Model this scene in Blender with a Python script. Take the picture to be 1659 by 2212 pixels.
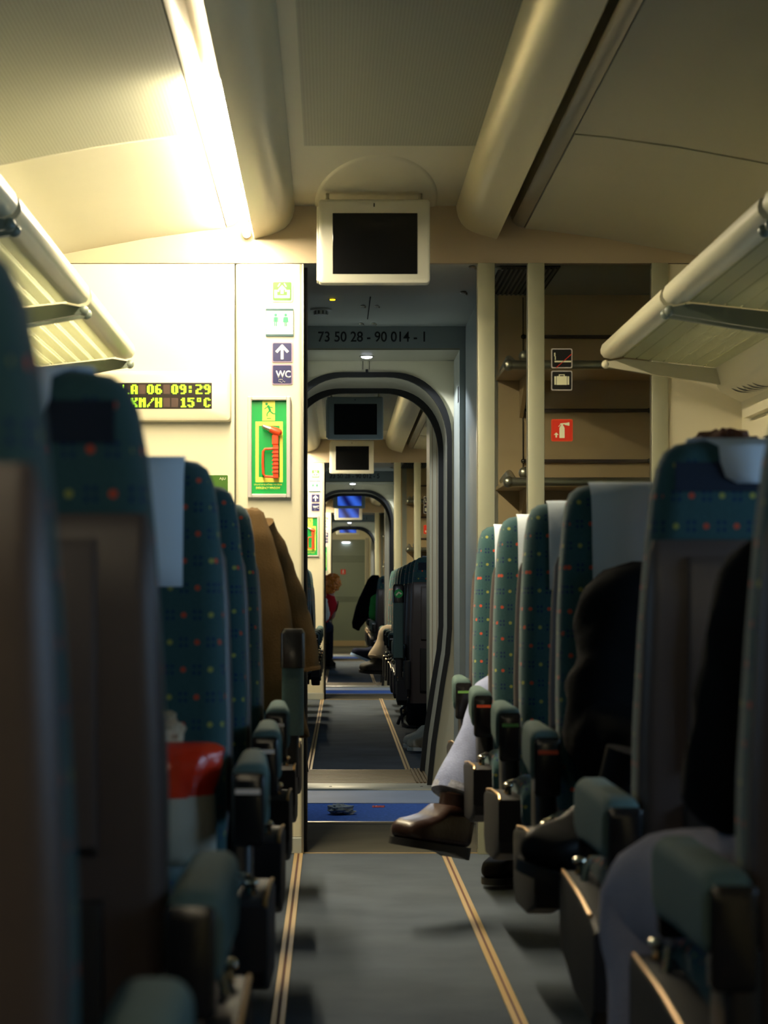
import bpy, bmesh, math, random
from math import sin, cos, pi, radians, hypot
from mathutils import Vector, Matrix, noise

# ------------------------------------------------------------------ scene, camera, light
SC = bpy.context.scene
COL = SC.collection
for o in list(bpy.data.objects):
    bpy.data.objects.remove(o)
random.seed(7)

EYE = 0.89                     # seated eye height
F = 5150.0                     # focal length in pixels of the 1659x2212 frame
cam = bpy.data.cameras.new('camera')
cam.sensor_width = 36.0
cam.lens = F / 2212 * 36.0
cam.shift_x = (829.5 - 714) / 2212
cam.shift_y = (1288 - 1106) / 2212
cam.clip_start = 0.05
cam.dof.use_dof = True
cam.dof.focus_distance = 11.0
cam.dof.aperture_fstop = 8.0
cam_ob = bpy.data.objects.new('camera', cam)
cam_ob.location = (0, 0, EYE)
cam_ob.rotation_euler = (radians(90), 0, 0)
COL.objects.link(cam_ob)
SC.camera = cam_ob

VS = SC.view_settings
VS.view_transform = 'Standard'
VS.look = 'None'
VS.gamma = 1
VS.use_curve_mapping = False
VS.exposure = 0.45
SC.cycles.adaptive_threshold = 0.03
SC.cycles.max_bounces = 7
SC.cycles.diffuse_bounces = 3
SC.cycles.glossy_bounces = 3
SC.cycles.transmission_bounces = 4
SC.cycles.caustics_reflective = False
SC.cycles.caustics_refractive = False

W = bpy.data.worlds.new('dim_morning_sky')
SC.world = W
W.use_nodes = True
W.node_tree.nodes['Background'].inputs[0].default_value = (0.30, 0.42, 0.55, 1)
W.node_tree.nodes['Background'].inputs[1].default_value = 0.25

TUBE = 240.0                    # strength of the lit fluorescent tube
WARM = (1.0, 0.87, 0.62)
DAY = (0.48, 0.70, 1.0)
DAY_R, DAY_L = 8.0, 2.2        # daylight through the windows, right and left

CX = 0.155                     # centre line of the carriage
PITCH = 12.27                  # carriage length joint to joint


def area_light(name, loc, rot, sx, sy, power, color):
    l = bpy.data.lights.new(name, 'AREA')
    l.shape = 'RECTANGLE'
    l.size, l.size_y, l.energy, l.color = sx, sy, power, color
    o = bpy.data.objects.new(name, l)
    o.location = loc
    o.rotation_euler = rot
    COL.objects.link(o)
    return o


# carriages curve very slightly to the right: matrix of each one
JOINT = [(0.14, -0.27)]
YAW = [0.0, 0.0045, 0.0055, 0.0055]
CAR = [Matrix.Identity(4)]
_jx, _jy = 0.14, 12.0
for k in range(1, 4):
    CAR.append(Matrix.Translation((_jx, _jy, 0)) @ Matrix.Rotation(-YAW[k], 4, 'Z') @ Matrix.Translation((-0.14, 0.27, 0)))
    _jx += PITCH * YAW[k]
    _jy += PITCH
WHICH = ['nearest', 'second', 'third', 'last']

WIN_Y = [(0.4, 2.1), (2.3, 4.0), (4.2, 5.9), (6.1, 7.8)]
for k in range(3):
    for i, (a, b) in enumerate(WIN_Y):
        for s, X, pw in ((1, 1.62, DAY_R), (-1, -1.34, DAY_L)):
            o = area_light('window_daylight', (0, 0, 0), (0, 0, 0), 0.66, b - a, pw * (1.0 if k == 0 else 0.8) * (3.2 if (k, i, s) == (0, 1, 1) else 1.0), DAY)
            M = Matrix.Translation((X, (a + b) / 2, 1.12)) @ Matrix.Rotation(s * radians(90), 4, 'Y')
            o.matrix_basis = CAR[k] @ M


def P(px, py, D):
    """the point that stands D metres ahead where the photograph shows (px, py)"""
    return ((px - 714) / F * D, D, EYE + (1288 - py) / F * D)


# ------------------------------------------------------------------ materials
def lin(c):
    return tuple(((v / 255) / 12.92 if v / 255 <= 0.04045 else ((v / 255 + 0.055) / 1.055) ** 2.4) for v in c)


def base_mat(name):
    m = bpy.data.materials.new(name)
    m.use_nodes = True
    nt = m.node_tree
    return m, nt, nt.nodes['Principled BSDF']


def mat(name, rgb, rough=0.5, metal=0.0, spec=0.5, bump=0.0, bscale=200.0, var=0.0, vscale=6.0, coat=0.0):
    m, nt, b = base_mat(name)
    c = lin(rgb)
    b.inputs['Base Color'].default_value = (*c, 1)
    b.inputs['Roughness'].default_value = rough
    b.inputs['Metallic'].default_value = metal
    b.inputs['Specular IOR Level'].default_value = spec
    b.inputs['Coat Weight'].default_value = coat
    tc = nt.nodes.new('ShaderNodeTexCoord')
    if var > 0:
        n = nt.nodes.new('ShaderNodeTexNoise')
        n.inputs['Scale'].default_value = vscale
        n.inputs['Detail'].default_value = 6
        nt.links.new(tc.outputs['Object'], n.inputs['Vector'])
        r = nt.nodes.new('ShaderNodeMapRange')
        r.inputs[1].default_value, r.inputs[2].default_value = 0.3, 0.7
        r.inputs[3].default_value, r.inputs[4].default_value = 1 - var, 1 + var
        nt.links.new(n.outputs['Fac'], r.inputs[0])
        mx = nt.nodes.new('ShaderNodeVectorMath')
        mx.operation = 'SCALE'
        mx.inputs[0].default_value = c
        nt.links.new(r.outputs[0], mx.inputs['Scale'])
        nt.links.new(mx.outputs[0], b.inputs['Base Color'])
    if bump > 0:
        n = nt.nodes.new('ShaderNodeTexNoise')
        n.inputs['Scale'].default_value = bscale
        n.inputs['Detail'].default_value = 3
        nt.links.new(tc.outputs['Object'], n.inputs['Vector'])
        bp = nt.nodes.new('ShaderNodeBump')
        bp.inputs['Strength'].default_value = bump
        bp.inputs['Distance'].default_value = 0.004
        nt.links.new(n.outputs['Fac'], bp.inputs['Height'])
        nt.links.new(bp.outputs[0], b.inputs['Normal'])
    return m


def emit(name, rgb, strength):
    m, nt, b = base_mat(name)
    c = lin(rgb)
    b.inputs['Base Color'].default_value = (*c, 1)
    b.inputs['Emission Color'].default_value = (*c, 1)
    b.inputs['Emission Strength'].default_value = strength
    return m


def fabric_mat():
    """teal moquette: rows of red and yellow stitches with small navy squares between them"""
    m, nt, b = base_mat('teal_moquette')
    N, L = nt.nodes, nt.links
    b.inputs['Roughness'].default_value = 0.9
    b.inputs['Specular IOR Level'].default_value = 0.15
    b.inputs['Sheen Weight'].default_value = 0.15
    tc = N.new('ShaderNodeTexCoord')
    sp = N.new('ShaderNodeSeparateXYZ')
    L.new(tc.outputs['Object'], sp.inputs[0])

    def mth(op, a, bb=None, c=None):
        n = N.new('ShaderNodeMath')
        n.operation = op
        for i, v in enumerate((a, bb, c)):
            if v is None:
                continue
            if isinstance(v, (int, float)):
                n.inputs[i].default_value = v
            else:
                L.new(v, n.inputs[i])
        return n.outputs[0]
    S = 0.042
    gn = N.new('ShaderNodeNewGeometry')
    sn = N.new('ShaderNodeSeparateXYZ')
    L.new(gn.outputs['Normal'], sn.inputs[0])
    side = mth('GREATER_THAN', mth('ABSOLUTE', sn.outputs['X']), 0.75)
    xx = mth('ADD', mth('MULTIPLY', sp.outputs['Y'], side), mth('MULTIPLY', sp.outputs['X'], mth('SUBTRACT', 1.0, side)))
    u = mth('DIVIDE', xx, S)
    v = mth('DIVIDE', sp.outputs['Z'], S)
    fv = mth('FLOOR', v)
    odd = mth('ABSOLUTE', mth('MODULO', fv, 2.0))
    uo = mth('ADD', u, mth('MULTIPLY', odd, 0.5))
    fu = mth('FLOOR', uo)

    def cell(a):
        return mth('SUBTRACT', mth('FRACT', a), 0.5)
    cu, cv = cell(uo), cell(v)
    d = mth('SQRT', mth('ADD', mth('MULTIPLY', cu, cu), mth('MULTIPLY', cv, cv)))
    dot = mth('LESS_THAN', d, 0.10)
    # navy 2x2 squares in the gaps
    gu = cell(mth('ADD', uo, 0.5))
    au = mth('ABSOLUTE', mth('SUBTRACT', mth('ABSOLUTE', gu), 0.10))
    av = mth('ABSOLUTE', mth('SUBTRACT', mth('ABSOLUTE', cv), 0.12))
    sq = mth('MULTIPLY', mth('LESS_THAN', au, 0.05), mth('LESS_THAN', av, 0.06))
    sel = mth('GREATER_THAN', mth('FRACT', mth('ADD', mth('MULTIPLY', fv, 0.5), mth('MULTIPLY', fu, 0.3333))), 0.55)

    def mix(fac, A, B):
        n = N.new('ShaderNodeMix')
        n.data_type = 'RGBA'
        L.new(fac, n.inputs[0])
        for i, q in ((6, A), (7, B)):
            if isinstance(q, tuple):
                n.inputs[i].default_value = (*q, 1)
            else:
                L.new(q, n.inputs[i])
        return n.outputs[2]
    ns = N.new('ShaderNodeTexNoise')
    ns.inputs['Scale'].default_value = 420
    L.new(tc.outputs['Object'], ns.inputs['Vector'])
    teal = mix(ns.outputs['Fac'], lin((36, 64, 68)), lin((58, 92, 94)))
    c1 = mix(sq, teal, lin((22, 40, 84)))
    stitch = mix(sel, lin((190, 76, 50)), lin((150, 150, 76)))
    c2 = mix(dot, c1, stitch)
    L.new(c2, b.inputs['Base Color'])
    bp = N.new('ShaderNodeBump')
    bp.inputs['Strength'].default_value = 0.25
    bp.inputs['Distance'].default_value = 0.002
    L.new(ns.outputs['Fac'], bp.inputs['Height'])
    L.new(bp.outputs[0], b.inputs['Normal'])
    return m


def perforated_mat(name, rgb, pitch=0.009):
    m, nt, b = base_mat(name)
    N, L = nt.nodes, nt.links
    c = lin(rgb)
    b.inputs['Roughness'].default_value = 0.55
    tc = N.new('ShaderNodeTexCoord')
    mp = N.new('ShaderNodeMapping')
    mp.inputs['Scale'].default_value = (1 / pitch, 1 / pitch, 0.0)
    L.new(tc.outputs['Object'], mp.inputs['Vector'])
    vo = N.new('ShaderNodeTexVoronoi')
    vo.inputs['Scale'].default_value = 1.0
    vo.inputs['Randomness'].default_value = 0.0
    L.new(mp.outputs[0], vo.inputs['Vector'])
    r = N.new('ShaderNodeMapRange')
    r.inputs[1].default_value, r.inputs[2].default_value = 0.22, 0.34
    r.inputs[3].default_value, r.inputs[4].default_value = 0.62, 1.0
    L.new(vo.outputs['Distance'], r.inputs[0])
    mx = N.new('ShaderNodeVectorMath')
    mx.operation = 'SCALE'
    mx.inputs[0].default_value = c
    L.new(r.outputs[0], mx.inputs['Scale'])
    L.new(mx.outputs[0], b.inputs['Base Color'])
    return m


def shelf_glass_mat():
    """frosted greenish shelf glass with clear lines running along the carriage"""
    m, nt, b = base_mat('frosted_shelf_glass')
    N, L = nt.nodes, nt.links
    out = nt.nodes['Material Output']
    b.inputs['Base Color'].default_value = (*lin((196, 204, 178)), 1)
    b.inputs['Roughness'].default_value = 0.35
    tr = N.new('ShaderNodeBsdfTranslucent')
    tr.inputs[0].default_value = (*lin((225, 226, 200)), 1)
    tp = N.new('ShaderNodeBsdfTransparent')
    tp.inputs[0].default_value = (0.9, 0.92, 0.85, 1)
    m1 = N.new('ShaderNodeMixShader')
    m1.inputs[0].default_value = 0.6
    L.new(b.outputs[0], m1.inputs[1])
    L.new(tr.outputs[0], m1.inputs[2])
    tc = N.new('ShaderNodeTexCoord')
    sp = N.new('ShaderNodeSeparateXYZ')
    L.new(tc.outputs['Object'], sp.inputs[0])
    q = N.new('ShaderNodeMath')
    q.operation = 'DIVIDE'
    L.new(sp.outputs['X'], q.inputs[0])
    q.inputs[1].default_value = 0.045
    fr = N.new('ShaderNodeMath')
    fr.operation = 'FRACT'
    L.new(q.outputs[0], fr.inputs[0])
    lt = N.new('ShaderNodeMath')
    lt.operation = 'LESS_THAN'
    L.new(fr.outputs[0], lt.inputs[0])
    lt.inputs[1].default_value = 0.12
    sc = N.new('ShaderNodeMath')
    sc.operation = 'MULTIPLY'
    L.new(lt.outputs[0], sc.inputs[0])
    sc.inputs[1].default_value = 0.85
    m2 = N.new('ShaderNodeMixShader')
    L.new(sc.outputs[0], m2.inputs[0])
    L.new(m1.outputs[0], m2.inputs[1])
    L.new(tp.outputs[0], m2.inputs[2])
    L.new(m2.outputs[0], out.inputs[0])
    return m


def pane_mat(name, tint=(0.92, 0.95, 0.92)):
    m, nt, b = base_mat(name)
    N, L = nt.nodes, nt.links
    out = nt.nodes['Material Output']
    tp = N.new('ShaderNodeBsdfTransparent')
    tp.inputs[0].default_value = (*tint, 1)
    gl = N.new('ShaderNodeBsdfGlossy')
    gl.inputs['Roughness'].default_value = 0.03
    fz = N.new('ShaderNodeFresnel')
    fz.inputs[0].default_value = 1.35
    mx = N.new('ShaderNodeMixShader')
    L.new(fz.outputs[0], mx.inputs[0])
    L.new(tp.outputs[0], mx.inputs[1])
    L.new(gl.outputs[0], mx.inputs[2])
    L.new(mx.outputs[0], out.inputs[0])
    return m


def video_mat():
    m, nt, b = base_mat('blue_video_picture')
    N, L = nt.nodes, nt.links
    tc = N.new('ShaderNodeTexCoord')
    wv = N.new('ShaderNodeTexWave')
    wv.inputs['Scale'].default_value = 0.7
    wv.inputs['Distortion'].default_value = 2.5
    mp = N.new('ShaderNodeMapping')
    mp.inputs['Rotation'].default_value = (0, radians(35), 0)
    mp.inputs['Scale'].default_value = (3, 1, 3)
    L.new(tc.outputs['Object'], mp.inputs[0])
    L.new(mp.outputs[0], wv.inputs[0])
    cr = N.new('ShaderNodeValToRGB')
    cr.color_ramp.elements[0].color = (*lin((18, 22, 90)), 1)
    cr.color_ramp.elements[1].color = (*lin((60, 110, 235)), 1)
    L.new(wv.outputs['Fac'], cr.inputs[0])
    b.inputs['Base Color'].default_value = (0.01, 0.01, 0.02, 1)
    L.new(cr.outputs[0], b.inputs['Emission Color'])
    b.inputs['Emission Strength'].default_value = 0.6
    return m


CREAM = mat('cream_wall_laminate', (222, 214, 184), 0.45, var=0.02, vscale=3)
CREAM_G = mat('cream_ceiling_paint', (164, 160, 138), 0.5, var=0.02, vscale=3)
PERF = perforated_mat('perforated_ceiling_sheet', (130, 130, 112))
BEIGE = mat('beige_header_panel', (172, 156, 128), 0.55, bump=0.1, bscale=300)
DUCT = mat('satin_silver_cream_duct', (196, 188, 156), 0.30, metal=0.3, spec=0.6)
TROUGH = mat('satin_aluminium_lamp_trough', (168, 160, 142), 0.28, metal=0.75)
GREYP = mat('grey_vestibule_laminate', (176, 180, 170), 0.5)
BLUEP = mat('blue_grey_vestibule_laminate', (158, 168, 166), 0.45)
BROWNP = mat('beige_brown_alcove_laminate', (190, 166, 128), 0.55)
SHADE = mat('dark_gap_rubber', (12, 12, 12), 0.8)
RUBBER = mat('black_gangway_rubber', (14, 14, 13), 0.6)
BELLOW = mat('grey_bellows_lining', (205, 202, 184), 0.6)
CARPET = mat('blue_grey_carpet', (86, 94, 104), 0.97, spec=0.1, bump=0.5, bscale=500, var=0.16, vscale=3.5)
CARPET_D = mat('brown_grey_vestibule_carpet', (84, 82, 72), 0.97, spec=0.1, bump=0.5, bscale=500, var=0.12, vscale=5)
CARPET_B = mat('bright_blue_carpet', (78, 118, 206), 0.97, spec=0.1, bump=0.6, bscale=400, var=0.2, vscale=60)
STEEL_F = mat('brushed_threshold_steel', (205, 203, 186), 0.4, metal=0.55)
STEEL_B = mat('grey_blue_ramp_lino', (150, 168, 196), 0.5, var=0.08, vscale=4)
RIB = mat('brown_ribbed_aluminium', (136, 116, 84), 0.45, metal=0.5)
BRASS = mat('pale_brass_strip', (206, 176, 122), 0.4, metal=0.4)
GROOVE = mat('reddish_brown_inlay', (96, 58, 42), 0.7)
METAL = mat('satin_metal', (176, 172, 156), 0.32, metal=0.9)
POSTM = mat('frosted_post_laminate', (168, 168, 142), 0.4, metal=0.2)
FABRIC = fabric_mat()
ARMPAD = mat('teal_arm_moquette', (84, 104, 100), 0.85, spec=0.2, bump=0.25, bscale=600, var=0.08, vscale=300)
SHELL = mat('brown_grey_seat_shell', (74, 63, 60), 0.42, bump=0.05)
SHELL_D = mat('dark_brown_seat_plastic', (38, 35, 34), 0.4)
CAP = mat('black_glossy_arm_plastic', (28, 26, 26), 0.22)
PANEL_D = mat('dark_grey_seat_side_plastic', (40, 38, 40), 0.6, spec=0.2)
GOLD = mat('worn_brass_edge', (190, 150, 92), 0.3, metal=0.8)
CHROME = mat('chrome_lever', (190, 182, 165), 0.18, metal=1.0)
LEGM = mat('black_seat_frame', (30, 30, 32), 0.55)
CLOTH = mat('white_headrest_cloth', (196, 206, 214), 0.9, spec=0.1, bump=0.3, bscale=500)
VELCRO = mat('navy_fastening_tape', (18, 28, 44), 0.95)
REDLEDGE = mat('red_arm_reflector', (214, 84, 54), 0.2, metal=0.3)
GREENLEDGE = mat('green_arm_reflector', (104, 150, 78), 0.2, metal=0.3)
PALEGLINT = mat('pale_arm_reflector', (246, 222, 208), 0.25, metal=0.2)  # pale tint stands in for the lamp's reflection on a glossy ledge
TVCASE = mat('light_grey_monitor_plastic', (196, 194, 176), 0.4)
SCREEN = mat('black_monitor_glass', (6, 6, 7), 0.15)
VIDEO = video_mat()
GLASS = pane_mat('partition_glass')
WGLASS = pane_mat('window_glass', (0.86, 0.92, 0.93))
SHELFG = shelf_glass_mat()
RAILM = mat('cream_rack_rail_plastic', (206, 200, 170), 0.35)
BRACK_SHADED = mat('shaded_rack_bracket', (110, 118, 104), 0.4)  # bracket colour darkened to grey-green in place of shade
TUBE_ON = emit('lit_fluorescent_tube', (255, 236, 200), 1.0)
TUBE_ON.node_tree.nodes['Principled BSDF'].inputs['Emission Color'].default_value = (*WARM, 1)
TUBE_ON.node_tree.nodes['Principled BSDF'].inputs['Emission Strength'].default_value = TUBE
TUBE_OFF = mat('unlit_tube_glass', (150, 150, 145), 0.3)
LEDW = emit('white_led_lens', (225, 232, 255), 9.0)
LEDY = emit('yellow_led', (255, 220, 30), 2.0)
DOTON = emit('green_dot_matrix', (150, 220, 30), 1.3)
DOTOFF = mat('brown_unlit_dots', (66, 44, 34), 0.5)
DISP = mat('dark_display_window', (30, 20, 16), 0.3)
WHITE = mat('white_sign_face', (206, 210, 208), 0.4)
CREAMS = mat('cream_sign_symbol', (238, 236, 196), 0.4)
NAVY = mat('navy_sign_face', (14, 16, 76), 0.3)
GSIGN = mat('leaf_green_sign_face', (62, 104, 24), 0.4)
TEALS = mat('teal_sign_edge', (6, 62, 66), 0.4)
TEALF = mat('mint_figure_print', (36, 124, 92), 0.4)
EGREEN = mat('emergency_green', (0, 158, 70), 0.4)
EYELL = mat('luminous_yellow', (240, 240, 96), 0.4)
ORANGE = mat('orange_red_plastic', (232, 78, 34), 0.35)
REDS = mat('red_sign_face', (220, 50, 26), 0.4)
BLACKS = mat('black_sign_face', (16, 14, 14), 0.35)
PINKRIM = mat('pale_lilac_sign_rim', (150, 128, 150), 0.4)
INK = mat('dark_grey_lettering', (34, 36, 36), 0.6)
FRAMEP = mat('clear_grey_plastic_frame', (196, 190, 182), 0.25)
DOORG = mat('grey_green_door', (128, 138, 124), 0.4)
BLIND = mat('dark_blind_slats', (42, 42, 42), 0.5)
SKIN = mat('skin', (196, 140, 112), 0.5)
HAIR_B = mat('reddish_brown_hair', (92, 48, 26), 0.55, bump=0.8, bscale=120, var=0.3, vscale=90)
HAIR_R = mat('ginger_hair', (250, 138, 40), 0.55, bump=0.9, bscale=90, var=0.35, vscale=70)
HAIR_D = mat('dark_hair', (34, 26, 22), 0.5, bump=0.8, bscale=120)
JEAN = mat('faded_light_blue_denim', (150, 158, 190), 0.95, spec=0.1, bump=0.5, bscale=260, var=0.2, vscale=14)
JEAN_N = mat('blue_denim', (150, 144, 156), 0.95, spec=0.1, bump=0.5, bscale=260, var=0.14, vscale=10)
SEAMJ = mat('frayed_denim_hem', (182, 184, 198), 0.95, bump=0.9, bscale=700, var=0.3, vscale=120)
BLACKC = mat('black_jacket_cloth', (13, 13, 14), 0.95, spec=0.08, bump=0.3, bscale=160)
TAN = mat('tan_brown_coat_cloth', (98, 76, 46), 0.92, spec=0.1, bump=0.4, bscale=200, var=0.12, vscale=12)
GREENC = mat('green_jumper_knit', (58, 142, 66), 0.9, spec=0.1, bump=0.4, bscale=200)
REDC = mat('red_waistcoat_cloth', (186, 30, 34), 0.9, spec=0.1)
WHITEC = mat('white_shirt_cloth', (214, 204, 186), 0.9, spec=0.1, bump=0.3, bscale=60)
CREAMC = mat('cream_trouser_cloth', (214, 196, 170), 0.9, spec=0.1)
NAVYC = mat('dark_navy_trouser_cloth', (28, 32, 48), 0.95, spec=0.1)
LEATH = mat('brown_boot_leather', (46, 26, 18), 0.36, bump=0.25, bscale=60, var=0.2, vscale=18)
LEATHB = mat('black_boot_leather', (10, 8, 7), 0.55, spec=0.08)
SOLE = mat('black_boot_sole', (16, 15, 15), 0.6)
SOLEB = mat('pale_blue_shoe_sole', (150, 176, 214), 0.6)
GREYSH = mat('grey_shoe_suede', (72, 68, 62), 0.8)
TISSUE = mat('grey_white_crumpled_tissue', (160, 172, 176), 0.8, bump=0.5, bscale=60)
REDW = mat('red_sweet_wrapper', (206, 56, 62), 0.4)
BAGR = mat('shiny_red_bag_film', (214, 46, 16), 0.22, bump=0.9, bscale=30)
BAGW = mat('milky_white_bag_film', (186, 182, 166), 0.35, bump=0.4, bscale=40)
PAPERB = mat('crumpled_brown_paper', (170, 148, 118), 0.8, bump=0.7, bscale=50)
WASTE = mat('dark_navy_rucksack_cloth', (24, 32, 50), 0.85)


# ------------------------------------------------------------------ mesh helpers
def nb():
    return bmesh.new()


def box(bm, x0, x1, y0, y1, z0, z1, bev=0.0, seg=2):
    vs = [bm.verts.new(p) for p in ((x0, y0, z0), (x1, y0, z0), (x1, y1, z0), (x0, y1, z0),
                                    (x0, y0, z1), (x1, y0, z1), (x1, y1, z1), (x0, y1, z1))]
    fs = [bm.faces.new([vs[i] for i in q]) for q in
          ((3, 2, 1, 0), (4, 5, 6, 7), (0, 1, 5, 4), (1, 2, 6, 5), (2, 3, 7, 6), (3, 0, 4, 7))]
    if bev > 0:
        es = set(e for f in fs for e in f.edges)
        bmesh.ops.bevel(bm, geom=list(es), offset=bev, segments=seg, affect='EDGES', profile=0.5)
    return bm


def prism(bm, pts, a, b, axis='y'):
    """closed outline swept along an axis; pts are (x,z) for y, (y,z) for x, (x,y) for z"""
    def co(p, t):
        return {'y': (p[0], t, p[1]), 'x': (t, p[0], p[1]), 'z': (p[0], p[1], t)}[axis]
    A = [bm.verts.new(co(p, a)) for p in pts]
    B = [bm.verts.new(co(p, b)) for p in pts]
    n = len(pts)
    bm.faces.new(A)
    bm.faces.new(B[::-1])
    for i in range(n):
        bm.faces.new((A[i], B[i], B[(i + 1) % n], A[(i + 1) % n]))
    return bm


def loft(bm, rings, caps=True, closed=True):
    R = [[bm.verts.new(p) for p in r] for r in rings]
    n = len(R[0])
    for a, b in zip(R, R[1:]):
        for i in range(n if closed else n - 1):
            j = (i + 1) % n
            bm.faces.new((a[i], a[j], b[j], b[i]))
    if caps and closed:
        bm.faces.new(R[0][::-1])
        bm.faces.new(R[-1])
    return bm


def rrect(x0, x1, y0, y1, r, n=4):
    r = min(r, abs(x1 - x0) / 2 * 0.99, abs(y1 - y0) / 2 * 0.99)
    out = []
    for cx, cy, a0 in ((x1 - r, y1 - r, 0), (x0 + r, y1 - r, 90), (x0 + r, y0 + r, 180), (x1 - r, y0 + r, 270)):
        for i in range(n + 1):
            a = radians(a0 + 90 * i / n)
            out.append((cx + r * cos(a), cy + r * sin(a)))
    return out


def tube(bm, pts, r, n=10, caps=True):
    pts = [Vector(p) for p in pts]
    rs = r if isinstance(r, (list, tuple)) else [r] * len(pts)
    rings = []
    prev = None
    for i, p in enumerate(pts):
        t = (pts[min(i + 1, len(pts) - 1)] - pts[max(i - 1, 0)]).normalized()
        if prev is None:
            up = Vector((0, 0, 1)) if abs(t.z) < 0.9 else Vector((1, 0, 0))
            s = t.cross(up).normalized()
        else:
            s = (prev - t * prev.dot(t)).normalized()
        prev = s
        q = t.cross(s)
        rr = rs[i] if isinstance(rs[i], tuple) else (rs[i], rs[i])
        rings.append([p + s * (rr[0] * cos(2 * pi * k / n)) + q * (rr[1] * sin(2 * pi * k / n)) for k in range(n)])
    return loft(bm, rings, caps)


def ball(bm, c, r, seg=16, rings=10, jit=0.0, jscale=8.0):
    rx, ry, rz = r if isinstance(r, tuple) else (r, r, r)
    V = []
    for i in range(1, rings):
        th = pi * i / rings
        V.append([(sin(th) * cos(2 * pi * k / seg), sin(th) * sin(2 * pi * k / seg), cos(th)) for k in range(seg)])

    def mk(d):
        d = Vector(d)
        f = 1 + jit * noise.noise(d * jscale + Vector(c) * 3)
        return bm.verts.new((c[0] + d.x * rx * f, c[1] + d.y * ry * f, c[2] + d.z * rz * f))
    R = [[mk(d) for d in row] for row in V]
    top, bot = mk((0, 0, 1)), mk((0, 0, -1))
    for k in range(seg):
        j = (k + 1) % seg
        bm.faces.new((top, R[0][k], R[0][j]))
        bm.faces.new((bot, R[-1][j], R[-1][k]))
        for a, b in zip(R, R[1:]):
            bm.faces.new((a[k], b[k], b[j], a[j]))
    return bm


def disc(bm, c, r, axis='y', t=0.003, n=24):
    pts = [(r * cos(2 * pi * i / n), r * sin(2 * pi * i / n)) for i in range(n)]
    if axis == 'y':
        prism(bm, [(c[0] + a, c[2] + b) for a, b in pts], c[1] - t, c[1], 'y')
    else:
        prism(bm, [(c[0] + a, c[1] + b) for a, b in pts], c[2] - t, c[2], 'z')
    return bm


def finish(bm, name, m, smooth=True, angle=35):
    bmesh.ops.recalc_face_normals(bm, faces=bm.faces[:])
    me = bpy.data.meshes.new(name)
    bm.to_mesh(me)
    bm.free()
    me.materials.append(m)
    if smooth:
        me.shade_smooth()
        me.set_sharp_from_angle(angle=radians(angle))
    return me


def obj(name, bm, m, parent=None, smooth=True, angle=35, label=None):
    me = finish(bm, name, m, smooth, angle) if isinstance(bm, bmesh.types.BMesh) else bm
    if not isinstance(bm, bmesh.types.BMesh):
        if not me.materials:
            me.materials.append(m)
    o = bpy.data.objects.new(name, me)
    COL.objects.link(o)
    if parent is not None:
        w = parent.get('_w')
        base = Vector(w) if w else Vector((0, 0, 0))
        if base.length > 0 and not parent.get('_rel'):
            me.transform(Matrix.Translation(-base))
        o.parent = parent
        if w:
            o['_w'] = tuple(w)
    if label:
        o['label'] = label
    return o


CARITEMS = []      # roots repeated in the next carriages


def tag(o, label, cat, group=None, repeat=False):
    o['label'] = label
    o['category'] = cat
    if group:
        o['group'] = group
    if repeat:
        CARITEMS.append(o)
    return o


def thing(name, label, cat, loc=(0, 0, 0), group=None, repeat=False):
    """an Empty at the thing's base; children are given in carriage coordinates"""
    o = bpy.data.objects.new(name, None)
    o.empty_display_size = 0.05
    COL.objects.link(o)
    o.location = loc
    o['_w'] = tuple(float(v) for v in loc)
    return tag(o, label, cat, group, repeat)


def struct(name, bm, m, repeat=True, smooth=True):
    o = obj(name, bm, m, None, smooth)
    o['kind'] = 'structure'
    if repeat:
        CARITEMS.append(o)
    return o


def dup(root, M=None, label=None, group=None, skip=()):
    r = root.copy()
    COL.objects.link(r)
    if M is not None:
        r.matrix_basis = M @ root.matrix_basis
    if label:
        r['label'] = label
    if group:
        r['group'] = group

    def kids(a, b):
        for ch in list(a.children):
            if ch.name.split('.')[0] in skip:
                continue
            c = ch.copy()
            COL.objects.link(c)
            c.parent = b
            kids(ch, c)
    kids(root, r)
    return r


def from_modifiers(o):
    dg = bpy.context.evaluated_depsgraph_get()
    dg.update()
    me = bpy.data.meshes.new_from_object(o.evaluated_get(dg))
    bpy.data.objects.remove(o)
    return me


def text_mesh(s, x0, x1, z0, z1, y, depth=0.0008, bold=0.0, align=None):
    """lettering fitted into a box on a wall that faces the camera"""
    cu = bpy.data.curves.new('lettering', 'FONT')
    cu.body = s
    cu.size = 1
    cu.extrude = 0.0
    cu.offset = bold
    o = bpy.data.objects.new('lettering', cu)
    COL.objects.link(o)
    me = from_modifiers(o)
    xs = [v.co.x for v in me.vertices]
    ys = [v.co.y for v in me.vertices]
    w, h = max(xs) - min(xs), max(ys) - min(ys)
    sx, sz = (x1 - x0) / w, (z1 - z0) / h
    bx, by = min(xs), min(ys)
    for v in me.vertices:
        v.co = ((v.co.x - bx) * sx + x0, y, (v.co.y - by) * sz + z0)
    bm = bmesh.new()
    bm.from_mesh(me)
    r = bmesh.ops.extrude_face_region(bm, geom=bm.faces[:])
    for v in r['geom']:
        if isinstance(v, bmesh.types.BMVert):
            v.co.y -= depth
    return bm


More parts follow.
